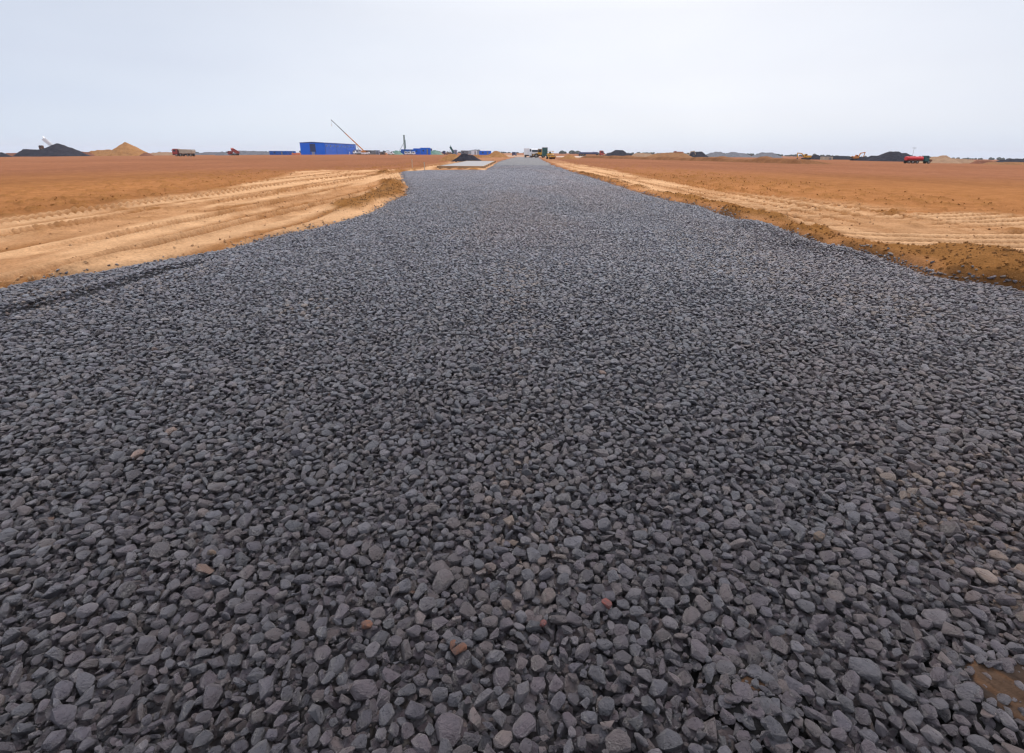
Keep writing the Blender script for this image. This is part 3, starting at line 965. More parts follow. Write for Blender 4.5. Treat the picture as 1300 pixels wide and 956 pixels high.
def warehouse():
    x0_, x1_, y0_, y1_, H_ = -156.5, -138.6, 402.0, 482.0, 8.2
    xc, yc = (x0_ + x1_) / 2, (y0_ + y1_) / 2
    t_ = bpy.data.objects.new('warehouse', None); COL.objects.link(t_)
    gz = min(tz(x0_, y0_), tz(x1_, y0_))
    t_.location = (xc, yc, gz)
    t_['label'] = 'large bright blue corrugated steel warehouse beside the orange crane'; t_['category'] = 'warehouse'
    W = x1_ - x0_; L = y1_ - y0_
    mw = paint('warehouse_cladding', (.0, .17, .85), .55, .06, scale=.2)
    ms = paint('warehouse_side_cladding', (.04, .19, .75), .5, .08, scale=.2)

    def clad(ax, length, fixed, outward):
        b_ = MB(); n_ = int(length / .55)
        for k in range(n_):
            c_ = -length / 2 + (k + .5) * length / n_
            s1 = length / n_ * .55
            if ax == 'x':
                b_.box((c_, fixed + outward * .04, H_ / 2), (s1, .08, H_ - .3))
            else:
                b_.box((fixed + outward * .04, c_, H_ / 2), (.08, s1, H_ - .3))
        if ax == 'x':
            b_.box((0, fixed - outward * .1, H_ / 2), (length - .02, .2, H_))
        else:
            b_.box((fixed - outward * .1, 0, H_ / 2), (.2, length - .42, H_))
        return b_
    clad('x', W, -L / 2, -1).build('front_wall', mw, t_)
    clad('x', W, L / 2, 1).build('rear_wall', mw, t_)
    clad('y', L, W / 2, 1).build('side_wall', ms, t_)
    clad('y', L, -W / 2, -1).build('side_wall', ms, t_)
    b_ = MB(); b_.prism([(-W / 2 - .25, H_ + .03), (W / 2 + .25, H_ + .03), (W / 2 + .25, H_ + .25), (0, H_ + .75), (-W / 2 - .25, H_ + .25)], -L / 2 - .25, L / 2 + .25)
    b_.build('roof', paint('warehouse_roof', (.03, .08, .28), .5, .1), t_)
    # gate: dark upper leaf with a pale lower leaf and frame
    b_ = MB(); b_.box((-W / 2 + 9.2, -L / 2 - .13, 4.7), (3.6, .1, 5.2))
    for k in range(10):
        b_.box((-W / 2 + 9.2, -L / 2 - .19, 2.35 + k * .5), (3.5, .05, .06))
    g_ = b_.build('gate', paint('gate_blue_grey', (.035, .06, .16), .5, .1), t_)
    b_ = MB(); b_.box((-W / 2 + 9.2, -L / 2 - .13, 1.05), (2.2, .1, 2.0)); b_.build('lower_leaf', P['lav'], g_)
    b_ = MB(); b_.box((-W / 2 + 9.2, -L / 2 - .16, 7.42), (4.0, .22, .2))
    for s_ in (-1, 1):
        b_.box((-W / 2 + 9.2 + s_ * 1.92, -L / 2 - .16, 3.65), (.2, .22, 7.3))
    b_.build('gate_frame', P['navy'], g_)
    for k in range(9):
        b_ = MB(); b_.box((W / 2 + .1, -L / 2 + 5 + k * 8.6, 6.3), (.06, 2.6, .9), bev=.01); b_.build('window', P['glass'], t_)
    b_ = MB(); b_.box((W / 2 + .12, L / 2 - 20, 1.1), (.08, 1.2, 2.2)); b_.build('side_door', P['white'], t_)
    for s_ in (-1, 1):
        for k in range(4):
            b_ = MB(); b_.cyl((s_ * (W / 2 + .16), -L / 2 + 1 + k * 26, 0), (s_ * (W / 2 + .16), -L / 2 + 1 + k * 26, H_), .08, seg=8)
            b_.build('downpipe', P['navy'], t_)


warehouse()
container('low pale blue grey hut against the far end of the warehouse', 454, 470, 5.2, 4, 3.6, P['lav'], name='site_hut', cat='hut')


# ---- mobile crane
def crane():
    D = 400; xt = az_x(427, D); xb = az_x(461, D)
    t_ = thing('mobile_crane', 'white and orange mobile crane with long raised boom beside the warehouse', 'crane', 460, D, math.pi)
    gz = t_.location.z
    b_ = MB(); b_.box((0, 0, 1.15), (11, 2.3, .6), bev=.05); b_.box((-4.6, 0, 1.6), (1.4, 2.4, .35))
    b_.build('chassis', P['white'], t_)
    for xw in (-4.2, -2.7, 1.2, 2.6, 4.2):
        for s_ in (-1, 1):
            add_wheel(t_, xw, s_, .6, .38, 1.0)
    cab(t_, 4.6, P['white'], h0=.8, h1=2.6, L=1.8)
    b_ = MB(); b_.box((-1.2, 0, 2.2), (4.2, 2.3, 1.2), bev=.08); b_.cyl((-1, 0, 1.45), (-1, 0, 1.62), 1.0, seg=24)
    b_.build('superstructure', P['orange'], t_)
    b_ = MB(); b_.box((-3.7, 0, 2.1), (1.2, 2.5, 1.3), bev=.05); b_.build('counterweight', P['rust'], t_)
    b_ = MB(); b_.prism([(.4, 1.7), (2.2, 1.7), (2.3, 2.3), (1.9, 3.2), (.4, 3.2)], .45, 1.25, .04); oc = b_.build('operator_cab', P['white'], t_)
    b_ = MB(); b_.box((1.2, 1.27, 2.6), (1.2, .03, .8)); b_.build('window', P['glass'], oc)
    for xw in (-5.0, 3.6):
        b_ = MB(); b_.box((xw, 0, .9), (.35, 5.8, .3))
        for s_ in (-1, 1):
            b_.cyl((xw, s_ * 2.8, .1), (xw, s_ * 2.8, .95), .12, seg=10); b_.cyl((xw, s_ * 2.8, .0), (xw, s_ * 2.8, .1), .35, seg=12)
        b_.build('outrigger', P['steel'], t_)
    # boom in local coordinates: local +x is picture left
    ztop = 150.8
    tip = Vector((xb - xt + .5, 0, hpx(193 - 152, D) + 1.2)); foot = Vector((-1.2, 0, 2.8))
    d_ = (tip - foot)
    rot = d_.to_track_quat('X', 'Z').to_matrix().to_4x4()
    def sec(name, f0, f1, wd, mat):
        b2 = MB(); a0 = foot + d_ * f0; a1 = foot + d_ * f1
        b2.box((a0 + a1) / 2, ((a1 - a0).length, wd * .8, wd), rot, bev=.04)
        b2.cyl(a1 - d_.normalized() * .3, a1, wd * .62, seg=10)
        return b2.build(name, mat, t_)
    sec('boom_base', 0, .36, .72, P['orange'])
    sec('boom_section', .355, .58, .60, P['orange'])
    sec('boom_section', .575, .80, .50, P['boomgrey'])
    sec('boom_section', .795, 1.0, .42, P['boomgrey'])
    b_ = MB(); b_.cyl((1.6, 0, 2.2), foot + d_ * .25, .16, seg=10); b_.build('lift_cylinder', P['steel'], t_)
    b_ = MB(); b_.cyl(tip, tip - Vector((0, 0, 3.2)), .035, seg=6); cb_ = b_.build('hoist_cable', P['dark'], t_)
    b_ = MB(); b_.box(tip - Vector((0, 0, 3.5)), (.35, .25, .6), bev=.04); b_.cyl(tip - Vector((0, 0, 4.3)), tip - Vector((0, 0, 3.8)), .08, seg=8)
    b_.build('hook_block', P['yellow'], cb_)


crane()


# ---- small vehicles
def van(label, u, depth, rotz, mat, name='van', cat='van', group=None, L=4.8, H_=2.0, scale=1.0):
    t_ = thing(name, label, cat, u, depth, rotz, group, None, scale)
    w = 1.85
    b_ = MB()
    b_.prism([(-L / 2, .35), (L / 2, .35), (L / 2 + .02, .85), (L / 2 - .75, 1.1), (L / 2 - 1.45, H_ - .08), (L / 2 - 1.8, H_), (-L / 2 + .1, H_), (-L / 2, H_ - .2)], -w / 2, w / 2, .07)
    bo = b_.build('body', mat, t_)
    for s_ in (-1, 1):
        g_ = MB(); g_.prism([(L / 2 - 2.4, 1.12), (L / 2 - 1.1, 1.12), (L / 2 - 1.6, H_ - .28), (L / 2 - 2.4, H_ - .28)], s_ * (w / 2 - .02), s_ * (w / 2 + .006)); g_.build('side_window', P['glass'], bo)
        g_ = MB(); g_.box((L / 2 + .01, s_ * .65, .72), (.05, .3, .16), bev=.01); g_.build('headlight', P['lamp'], bo)
        for xw in (-L / 2 + .95, L / 2 - .95):
            add_wheel(t_, xw, s_, .34, .22, w / 2 - .06)
    g_ = MB(); g_.prism([(L / 2 - .79, 1.14), (L / 2 - .76, 1.16), (L / 2 - 1.42, H_ - .14), (L / 2 - 1.47, H_ - .15)], -w / 2 + .15, w / 2 - .15); g_.build('windscreen', P['glass'], bo)
    g_ = MB(); g_.box((-L / 2 - .004, 0, H_ * .72), (.03, w * .75, H_ * .25)); g_.build('rear_window', P['glass'], bo)
    b_ = MB(); b_.box((L / 2 + .03, 0, .45), (.12, w, .2), bev=.03); b_.build('bumper', P['dark'], t_)
    return t_


van('white pickup parked at the foot of the crane', 463.5, 385, math.pi + .1, P['white'], L=4.6, H_=1.5, name='pickup_truck', cat='pickup')
container('rust red equipment box just right of the crane', 466, 415, 4.5, 3, 2.9, P['rust'], door=False, name='equipment_box', cat='equipment box')
container('grey site hut with pale roof right of the rust red box', 473, 410, 5.5, 3, 2.8, P['grey'], name='site_hut', cat='hut')
container('lavender blue site hut between two darker units', 479, 412, 3.6, 3, 2.9, P['lav'], name='site_hut', cat='hut')


# ---- generic crawler machines
def crawler_base(t_, L=4.0, w=2.9):
    for s_ in (-1, 1):
        b_ = MB(); prof = []
        for k in range(9):
            a_ = math.pi / 2 + k * math.pi / 8
            prof.append((-L / 2 + .45 + .45 * math.cos(a_), .45 + .45 * math.sin(a_)))
        for k in range(9):
            a_ = -math.pi / 2 + k * math.pi / 8
            prof.append((L / 2 - .45 + .45 * math.cos(a_), .45 + .45 * math.sin(a_)))
        y0_ = s_ * (w / 2 - .55) if s_ > 0 else -w / 2
        b_.prism(prof, y0_, y0_ + .55)
        for k in range(16):
            b_.box((-L / 2 + .5 + k * (L - 1) / 15, y0_ + .275, .91), (.1, .56, .05))
        b_.build('crawler_track', P['dark'], t_)


def excavator(label, u, depth, rotz, mat, scale=1.0, group=None, boom_up=1.0, armdir=-1.1):
    t_ = thing('excavator', label, 'excavator', u, depth, rotz, group, None, scale)
    crawler_base(t_)
    b_ = MB(); b_.box((-.5, 0, 1.65), (3.4, 2.7, 1.1), bev=.12); b_.cyl((0, 0, .85), (0, 0, 1.15), .8, seg=18); b_.build('body', mat, t_)
    b_ = MB(); b_.box((-2.0, 0, 1.6), (.7, 2.6, 1.0), bev=.2); b_.build('counterweight', P['dark'], t_)
    b_ = MB(); b_.prism([(.2, 1.3), (1.6, 1.3), (1.7, 1.9), (1.35, 2.95), (.2, 2.95)], .35, 1.3, .05); c_ = b_.build('cab', mat, t_)
    b_ = MB(); b_.prism([(.35, 1.9), (1.5, 1.9), (1.25, 2.8), (.35, 2.8)], .33, 1.32); b_.build('window', P['glass'], c_)
    p0 = Vector((1.0, -.3, 1.6)); p1 = p0 + Vector((2.0 * math.cos(boom_up), 0, 2.0 * math.sin(boom_up) + .6)); p2 = p1 + Vector((2.3, 0, .4 * boom_up))
    b_ = MB()
    for q0, q1, wd in ((p0, p1, .5), (p1, p2, .45)):
        dd_ = q1 - q0; rt = dd_.to_track_quat('X', 'Z').to_matrix().to_4x4()
        b_.box((q0 + q1) / 2, (dd_.length + .3, .38, wd), rt, bev=.04)
    b_.build('boom', mat, t_)
    p3 = p2 + Vector((-.5, 0, -2.6)) if armdir < 0 else p2 + Vector((.9, 0, -2.2))
    dd_ = p3 - p2; b_ = MB(); b_.box((p2 + p3) / 2, (dd_.length + .2, .3, .34), dd_.to_track_quat('X', 'Z').to_matrix().to_4x4(), bev=.03); b_.build('arm', mat, t_)
    b_ = MB(); x3, z3 = p3.x, p3.z
    b_.prism([(x3 + .15, z3 + .1), (x3 + .3, z3 - .5), (x3 - .2, z3 - .95), (x3 - .9, z3 - .6), (x3 - .75, z3 - .5), (x3 - .2, z3 - .7), (x3 + .05, z3 - .3), (x3 - .1, z3 + .1)], -.85, .25)
    b_.build('bucket', P['dark'], t_)
    b_ = MB(); b_.cyl(p0 + Vector((.4, 0, -.2)), p0.lerp(p1, .7) + Vector((.2, 0, 0)), .07, seg=8); b_.build('hydraulic_ram', P['steel'], t_)
    return t_


excavator('dark grey excavator parked between lavender hut and white van', 486, 405, 0, P['boomgrey'], .95, boom_up=.25)
van('white van with sloping bonnet beside the green covered heap', 496.5, 400, 0.0, P['white'], H_=2.0)


def tarp_heap(label, u, depth, w, h, seed, mat):
    o = heap('tarpaulin_heap', label, 'covered heap', depth, [(u - w * .28, h * .8, .6), (u, h, .8), (u + w * .3, h * .85, .5)], mat, seed=seed, slope=.75)
    return o


tarp_heap('green tarpaulin covered heap at the foot of the tall mast', 503.5, 410, 8, hpx(5.3, 410), 31, P['tarpgreen'])
tarp_heap('pale green covered heap right of the blue containers', 552, 415, 11, hpx(6.0, 415), 33, P['tarpgreen'])


def pile_driver():
    t_ = thing('piling_rig', 'dark green piling rig with a tall vertical mast', 'piling rig', 510.5, 430, 0)
    crawler_base(t_, 5.0, 3.4)
    b_ = MB(); b_.box((-.8, 0, 1.8), (4.5, 2.9, 1.5), bev=.12); b_.cyl((0, 0, .85), (0, 0, 1.1), .9, seg=18); b_.build('body', P['teal'], t_)
    b_ = MB(); b_.prism([(1.0, 1.3), (2.1, 1.3), (2.1, 2.2), (1.8, 3.1), (1.0, 3.1)], .4, 1.4, .05); c_ = b_.build('cab', P['teal'], t_)
    b_ = MB(); b_.prism([(1.1, 2.0), (2.05, 2.0), (1.78, 2.9), (1.1, 2.9)], .38, 1.42); b_.build('window', P['glass'], c_)
    Hm = hpx(193.5 - 169.5, 430); b_ = MB(); s = .42
    for sx in (-1, 1):
        for sy in (-1, 1):
            b_.box((2.4 + sx * s, sy * s, .6 + Hm / 2), (.2, .2, Hm - .6))
    n_ = 14
    for k in range(n_):
        z0_ = .8 + k * (Hm - 1.4) / n_; z1_ = z0_ + (Hm - 1.4) / n_
        for sy in (-1, 1):
            b_.cyl((2.4 - s, sy * s, z0_), (2.4 + s, sy * s, z1_), .07, seg=6); b_.cyl((2.4 - s, sy * s, z1_), (2.4 + s, sy * s, z1_), .07, seg=6)
        for sx in (-1, 1):
            b_.cyl((2.4 + sx * s, -s, z0_), (2.4 + sx * s, s, z1_), .07, seg=6)
    b_.box((2.4, 0, Hm - .1), (1.3, 1.1, .35))
    b_.build('mast', P['green'], t_)
    b_ = MB(); b_.box((3.05, 0, Hm * .55), (.5, .7, Hm * .45), bev=.05); b_.build('hammer', P['teal'], t_)
    b_ = MB(); b_.cyl((-2, 0, 2.5), (2.0, 0, Hm * .62), .12, seg=8); b_.build('back_stay', P['green'], t_)


pile_driver()
for k, (u, lab) in enumerate(((515.5, 'white van nearest to the mast, in front of blue containers'), (520.5, 'white van standing in the middle of the row of three'), (525.5, 'white van at the right end of the row of three'))):
    van(lab, u, 385, R((100, 84, 95)[k]), P['white'], group='white vans below the blue containers', H_=2.1, L=5)
for (u, w_, d_, h_, lab, mt) in ((518, 10, 425, 3.6, 'dark blue container behind the row of white vans', 'bluedeep'), (532, 7.5, 405, 4.2, 'bright blue container left of a pale gap', 'blue'),
                                 (540.5, 7, 400, 4.6, 'bright blue container, tallest and rightmost of the blue row', 'blue')):
    container(lab, u, d_, w_, 3, h_, P[mt], group='blue containers right of the mast')
container('navy tank box with raised lid right of the blue row', 546.5, 420, 2.5, 2.5, 4.2, P['navy'], door=False, name='tank_box', cat='tank')
# tilted teal tipper body and its truck
dump_truck('blue grey tipper truck with dark teal body raised steeply', 569, 395, math.pi, P['navy'], P['teal'], tip=1.05, scale=.9)
tw2 = [o for o in bpy.data.objects if o.name.startswith('tipper_body')][-1]
container('blue grey hut right of the tipper with steeply raised body', 577, 410, 4, 3, 3.3, P['lav'], name='site_hut', cat='hut')
container('pale grey hut behind the small dark stone pile', 590, 415, 5.5, 3, 2.8, P['grey'], name='site_hut', cat='hut')
container('white hut with flat roof right of the small dark stone pile', 602, 420, 4, 3, 2.9, P['white'], name='site_hut', cat='hut')
heap('gravel_pile', 'distant grey bank behind the white flat roofed hut', 'gravel pile', 500, [(598, hpx(5, 500), 3), (604, hpx(6, 500), 3)], H_GREY, seed=35)
container('long blue container left of the roadside sand pile', 616, 400, 8.5, 3, 2.6, P['blue'])

# ---- slab, piles and stakes by the road
SX0, SX1 = SLAB_X0, SLAB_X1
t_ = bpy.data.objects.new('concrete_slab', None); COL.objects.link(t_)
scx, scy = (SX0 + SX1) / 2, (SLAB_Y0 + SLAB_Y1) / 2
t_.location = (scx, scy, 0.0); t_['label'] = 'long pale concrete slab with timber edge on the left of the road'; t_['category'] = 'concrete slab'
ws, ls = SX1 - SX0, SLAB_Y1 - SLAB_Y0
b_ = MB(); b_.box((0, 0, .0), (ws - .2, ls - .2, .36), bev=.01)
b_.build('slab', P['concrete'], t_)
for (c_, s_) in (((0, -ls / 2, .02), (ws + .12, .10, .40)), ((0, ls / 2, .02), (ws + .12, .10, .40)), ((ws / 2, 0, .02), (.10, ls - .14, .40)), ((-ws / 2, 0, .02), (.10, ls - .14, .40))):
    b_ = MB(); b_.box(c_, s_); b_.build('formwork_board', P['wood'], t_)
for sx in (1,):
    b_ = MB()
    for k in range(9):
        b_.box((ws / 2 + .13, -ls / 2 + 1 + k * 4.5, .0), (.1, .08, .5))
    b_.build('peg', P['wood'], t_)
heap('gravel_pile', 'small dark conical stone pile at the back of the slab', 'gravel pile', 104, [(590, 1.45, .25), (597, 1.25, .25)], H_DARK, seed=37, slope=.60)
heap('sand_pile', 'small orange sand pile left of the small dark stone pile', 'sand pile', 112, [(574, 1.3, .5), (582, .9, .4)], H_SAND, seed=39, slope=.55)
heap('sand_pile', 'rounded sand pile on the left verge where the road narrows', 'sand pile', 200, [(630, hpx(8, 200), .5), (636, hpx(5.5, 200), .5), (624, hpx(4.5, 200), .6)], H_SAND, seed=41, slope=.6)
heap('sand_pile', 'flat sand bank between small dark stone pile and roadside sand pile', 'sand pile', 190, [(612, hpx(3.2, 190), 2.2)], H_SAND, seed=43)
for (u, d_, lab) in ((522.5, 55, 'thin pale stake at the left end of the dark gravel ledge'), (538, 50, 'thin pale stake in the gravel in front of the slab')):
    s_ = MB(); s_.box((0, 0, .42), (.05, .04, .84)); s_.box((0, -.03, .78), (.10, .02, .12))
    o = s_.build('survey_stake', P['cream']); x_ = az_x(u, d_); o.location = (x_, d_, tz(x_, d_) + .15); o['label'] = lab; o['category'] = 'stake'

# ---- machines at the end of the road
van('small dark car far down the middle of the road', 653, 300, R(80), P['navy'], L=4.4, H_=1.9, name='car', cat='car')


def white_truck():
    t_ = thing('box_truck', 'white truck parked at the far right end of the road', 'truck', 674.5, 200, R(-68), scale=1.3)
    cab(t_, .9, P['white'], w=2.2, h0=.6, h1=2.45, L=1.8)
    b_ = MB(); b_.box((-1.1, 0, 1.75), (3.6, 2.2, 1.75), bev=.06); b_.build('box_body', P['white'], t_)
    b_ = MB(); b_.box((-.2, 0, .7), (5, 1.2, .25)); b_.build('chassis', P['dark'], t_)
    for xw in (-2.0, 1.7):
        for s_ in (-1, 1):
            add_wheel(t_, xw, s_, .42, .3, .95)


white_truck()


def loader():
    t_ = thing('wheel_loader', 'yellow wheel loader beside the white truck', 'loader', 685, 195, R(175))
    b_ = MB(); b_.prism([(-2.2, .9), (-.2, .9), (-.2, 1.9), (-2.0, 1.75)], -.95, .95, .08); b_.build('engine_cover', P['yellow'], t_)
    b_ = MB(); b_.box((.2, 0, .85), (3.0, .9, .5), bev=.05); b_.build('frame', P['rust'], t_)
    b_ = MB(); b_.box((-.1, 0, 2.95), (1.5, 1.5, .12), bev=.03)
    for sx in (-1, 1):
        for sy in (-1, 1):
            b_.box((-.1 + sx * .65, sy * .65, 2.3), (.09, .09, 1.25))
    b_.box((-.1, 0, 1.5), (1.4, 1.4, .7), bev=.04); c_ = b_.build('cab', P['yellow'], t_)
    b_ = MB(); b_.box((-.1, 0, 2.35), (1.22, 1.22, 1.0)); b_.build('window', P['glass'], c_)
    for sy in (-1, 1):
        b_ = MB(); b_.box((1.7, sy * .55, 1.15), (2.2, .16, .3), Matrix.Rotation(.35, 4, 'Y')); b_.build('lift_arm', P['yellow'], t_)
        for xw in (-1.35, 1.15):
            add_wheel(t_, xw, sy, .72, .5, .95)
    b_ = MB(); b_.prism([(2.5, .25), (3.7, .15), (3.7, .22), (2.75, .4), (2.65, 1.2), (2.95, 1.35), (2.9, 1.42), (2.5, 1.25)], -1.3, 1.3); b_.build('bucket', P['rust'], t_)


loader()


def green_silo():
    t_ = thing('upright_tank', 'tall dark teal box tank standing between loader and roller', 'tank', 691.5, 185, .1)
    b_ = MB(); b_.box((0, 0, 1.95), (1.65, 1.7, 2.6), bev=.05)
    for k in range(4):
        b_.box((0, -.87, .9 + k * .7), (1.6, .07, .08))
    b_.build('tank_body', P['teal'], t_)
    for sx in (-1, 1):
        for sy in (-1, 1):
            b_ = MB(); b_.box((sx * .7, sy * .7, .33), (.14, .14, .68)); b_.build('leg', P['dark'], t_)
    b_ = MB(); b_.box((0, 0, 3.3), (1.8, 1.85, .14), bev=.03); b_.build('lid', P['grey'], t_)


green_silo()


def roller():
    t_ = thing('road_roller', 'small yellow road roller seen from the front at road edge', 'roller', 699.5, 150, R(-80))
    b_ = MB(); b_.cyl((1.25, -.8, .58), (1.25, .8, .58), .58, seg=28); dr = b_.build('drum', P['rust'], t_)
    b_ = MB()
    for s_ in (-1, 1):
        b_.box((1.1, s_ * .88, .62), (1.5, .12, .3), bev=.03)
    b_.box((1.98, 0, .72), (.2, 1.88, .34), bev=.03); b_.build('yoke', P['yellow'], t_)
    b_ = MB(); b_.prism([(-1.8, .55), (.1, .55), (.25, 1.15), (-.3, 1.45), (-1.75, 1.4)], -.85, .85, .08); b_.build('body', P['yellow'], t_)
    for s_ in (-1, 1):
        add_wheel(t_, -1.1, s_, .58, .4, .8)
    b_ = MB(); b_.box((-.5, 0, 2.05), (1.3, 1.5, .1), bev=.02)
    for sx in (-1, 1):
        for sy in (-1, 1):
            b_.box((-.5 + sx * .55, sy * .62, 1.7), (.06, .06, .7))
    b_.build('canopy', P['yellow'], t_)
    b_ = MB(); b_.box((-.8, 0, 1.45), (.5, .5, .12)); b_.box((-1.05, 0, 1.65), (.1, .5, .4)); b_.build('seat', P['dark'], t_)
    for s_ in (-1, 1):
        b_ = MB(); b_.cyl((2.08, s_ * .6, .75), (2.13, s_ * .6, .75), .09, seg=12); b_.build('headlight', P['lamp'], t_)


roller()
heap('sand_pile', 'small pointed sand pile on the right verge beyond the roller', 'sand pile', 150, [(723, hpx(6, 150), .3)], H_SAND, seed=45, slope=.5)


# ---- right horizon
def lowloader():
    t_ = thing('flatbed_truck', 'long flatbed truck with dark load and red cab on the right field', 'truck', 750, 290, 0)
    b_ = MB(); b_.box((-1, 0, 1.15), (12, 2.4, .3)); b_.build('deck', P['dark'], t_)
    b_ = MB()
    for k in range(5):
        b_.cyl((-6.6 + 0, -1 + k * .5, 1.52), (3.6, -1 + k * .5, 1.52), .22, seg=10)
    for k in range(4):
        b_.cyl((-6.4, -.75 + k * .5, 1.92), (3.4, -.75 + k * .5, 1.92), .22, seg=10)
    b_.build('pipe_load', P['navy'], t_)
    cab(t_, 4.6, P['red'], L=2.0)
    for xw in (-5.8, -4.5, -3.2, 3.4, 5.6):
        for s_ in (-1, 1):
            add_wheel(t_, xw, s_)


lowloader()
heap('gravel_pile', 'rounded dark stone pile right of the long flatbed truck', 'gravel pile', 330, [(785, hpx(8, 330), 2.0, 0, .6), (777, hpx(4, 330), 2), (797, hpx(3.6, 330), 2)], H_DARK, seed=47, slope=.5)
heap('soil_mound', 'low tan mound right of the rounded dark stone pile', 'mound', 300, [(812, hpx(5, 300), 2), (821, hpx(4.4, 300), 2)], H_TAN, seed=49)
heap('soil_mound', 'wide tan mound left of the small red truck', 'mound', 280, [(836, hpx(5, 280), 1.5), (848, hpx(5.8, 280), 3), (858, hpx(6.4, 280), 3)], H_BROWN, seed=51, slope=.4)
dump_truck('small red dump truck on a tan mound on the right horizon', 861, 300, math.pi, P['red'], P['red'], scale=.62, z=tz(az_x(861, 300), 300) + 1.3)
excavator('pale excavator with folded boom between two mounds on the right', 872, 290, 0, P['cream'], .8, boom_up=.8, armdir=1)
heap('gravel_pile', 'small dark pile right of the pale folded excavator', 'gravel pile', 330, [(884, hpx(7, 330), 3.2)], H_DARK, seed=53, slope=.7)
heap('soil_mound', 'pointed grey mound, first of three pale ones on the right horizon', 'mound', 420, [(904, hpx(5.5, 420), 1), (911, hpx(6.5, 420), 2)], H_GREY, seed=55, slope=.45)
heap('soil_mound', 'broad grey mound in the middle of three pale ones', 'mound', 420, [(931, hpx(6.5, 420), 2), (940, hpx(5.4, 420), 3)], H_GREY, seed=57, slope=.45)
heap('soil_mound', 'last rounded grey mound of three, above the long sand bank', 'mound', 420, [(973, hpx(6.5, 420), 4)], H_GREY, seed=59, slope=.45)
excavator('yellow excavator left of the cream hut on the right horizon', 1024, 255, math.pi, P['yellow'], .85, boom_up=.5)
heap('gravel_pile', 'small dark pile between yellow excavator and cream hut', 'gravel pile', 270, [(1036, hpx(6, 270), 1.0)], H_DARK, seed=61)
container('low pale cream hut right of the yellow excavator', 1050, 265, 4.4, 3, 1.3, P['cream'], name='site_hut', cat='hut')
heap('gravel_pile', 'very long low dark bank behind the cream hut', 'gravel pile', 300, [(1045, hpx(4.5, 300), 5), (1060, hpx(4.8, 300), 6), (1072, hpx(4.2, 300), 6)], H_DARK, seed=63)
excavator('small brown excavator in front of the long dark bank', 1087, 240, 0, P['orange'], .8, boom_up=1.0)
heap('gravel_pile', 'low dark stone pile left of the big dark peak', 'gravel pile', 240, [(1098, hpx(5, 240), 2), (1111, hpx(7, 240), 1.2)], H_DARK, seed=65, slope=.45)
heap('gravel_pile', 'big dark rounded stone pile behind the red water truck', 'gravel pile', 232, [(1134, hpx(13.0, 232), 1.6, 0, .5), (1145, hpx(11, 232), 1.2, 0, .45), (1156, hpx(7.5, 232), 2, 0, .45)], H_DARK, seed=67)
# slim lamp mast
t_ = thing('lamp_post', 'slim grey lamp mast rising behind the red water truck', 'lamp post', 1158.5, 235, 0)
Hl = hpx(17, 235)
b_ = MB(); b_.cyl((0, 0, 0), (0, 0, Hl), .07, .045, seg=10); b_.build('pole', P['steel'], t_)
b_ = MB(); b_.box((0, 0, Hl + .1), (1.5, .3, .16), bev=.03); b_.build('lamp_head', P['grey'], t_)


def tank_truck():
    t_ = thing('water_truck', 'red tank truck with dark cab driving over the right field', 'truck', 1166.5, 160, R(-4), scale=.80)
    ch = MB()
    for s_ in (-1, 1):
        ch.box((-.3, s_ * .42, .95), (7.6, .16, .28))
    ch.box((-1.0, 0, .78), (2.2, 2.2, .4), bev=.05)
    ch.build('chassis', P['dark'], t_)
    m_ = MB(); prof = []
    for k in range(20):
        a_ = k * math.tau / 20
        prof.append((1.18 * math.cos(a_), 1.75 + .72 * math.sin(a_)))
    # elliptical tank along x
    vs0 = [m_.bm.verts.new((-4.1, p[0], p[1])) for p in prof]; vs1 = [m_.bm.verts.new((1.3, p[0], p[1])) for p in prof]
    va = [m_.bm.verts.new((-4.25, p[0] * .8, 1.75 + (p[1] - 1.75) * .8)) for p in prof]; vb = [m_.bm.verts.new((1.45, p[0] * .8, 1.75 + (p[1] - 1.75) * .8)) for p in prof]
    for A_, B_ in ((va, vs0), (vs0, vs1), (vs1, vb)):
        for k in range(20):
            m_.bm.faces.new((A_[k], A_[(k + 1) % 20], B_[(k + 1) % 20], B_[k]))
    m_.bm.faces.new(va); m_.bm.faces.new(vb[::-1])
    tk = m_.build('tank', paint('tank_red', (.62, .03, .035), .35, .12), t_)
    for xx in (-3.2, -1.4, .5):
        b_ = MB(); b_.cyl((xx, 0, 2.42), (xx, 0, 2.62), .3, seg=14); b_.build('hatch', P['dark'], tk)
    cab(t_, 1.8, P['teal'], h1=2.75, L=1.5)
    b_ = MB(); b_.prism([(3.3, .75), (4.55, .75), (4.6, 1.35), (3.3, 1.6)], -1.0, 1.0, .08); b_.build('bonnet', P['rust'], t_)
    for s_ in (-1, 1):
        for xw in (-3.5, -2.2, -.6, 3.4):
            add_wheel(t_, xw, s_, .55, .36)
        b_ = MB(); b_.box((-1.5, s_ * 1.12, 1.0), (5, .06, .3)); b_.build('side_rail', P['rust'], t_)


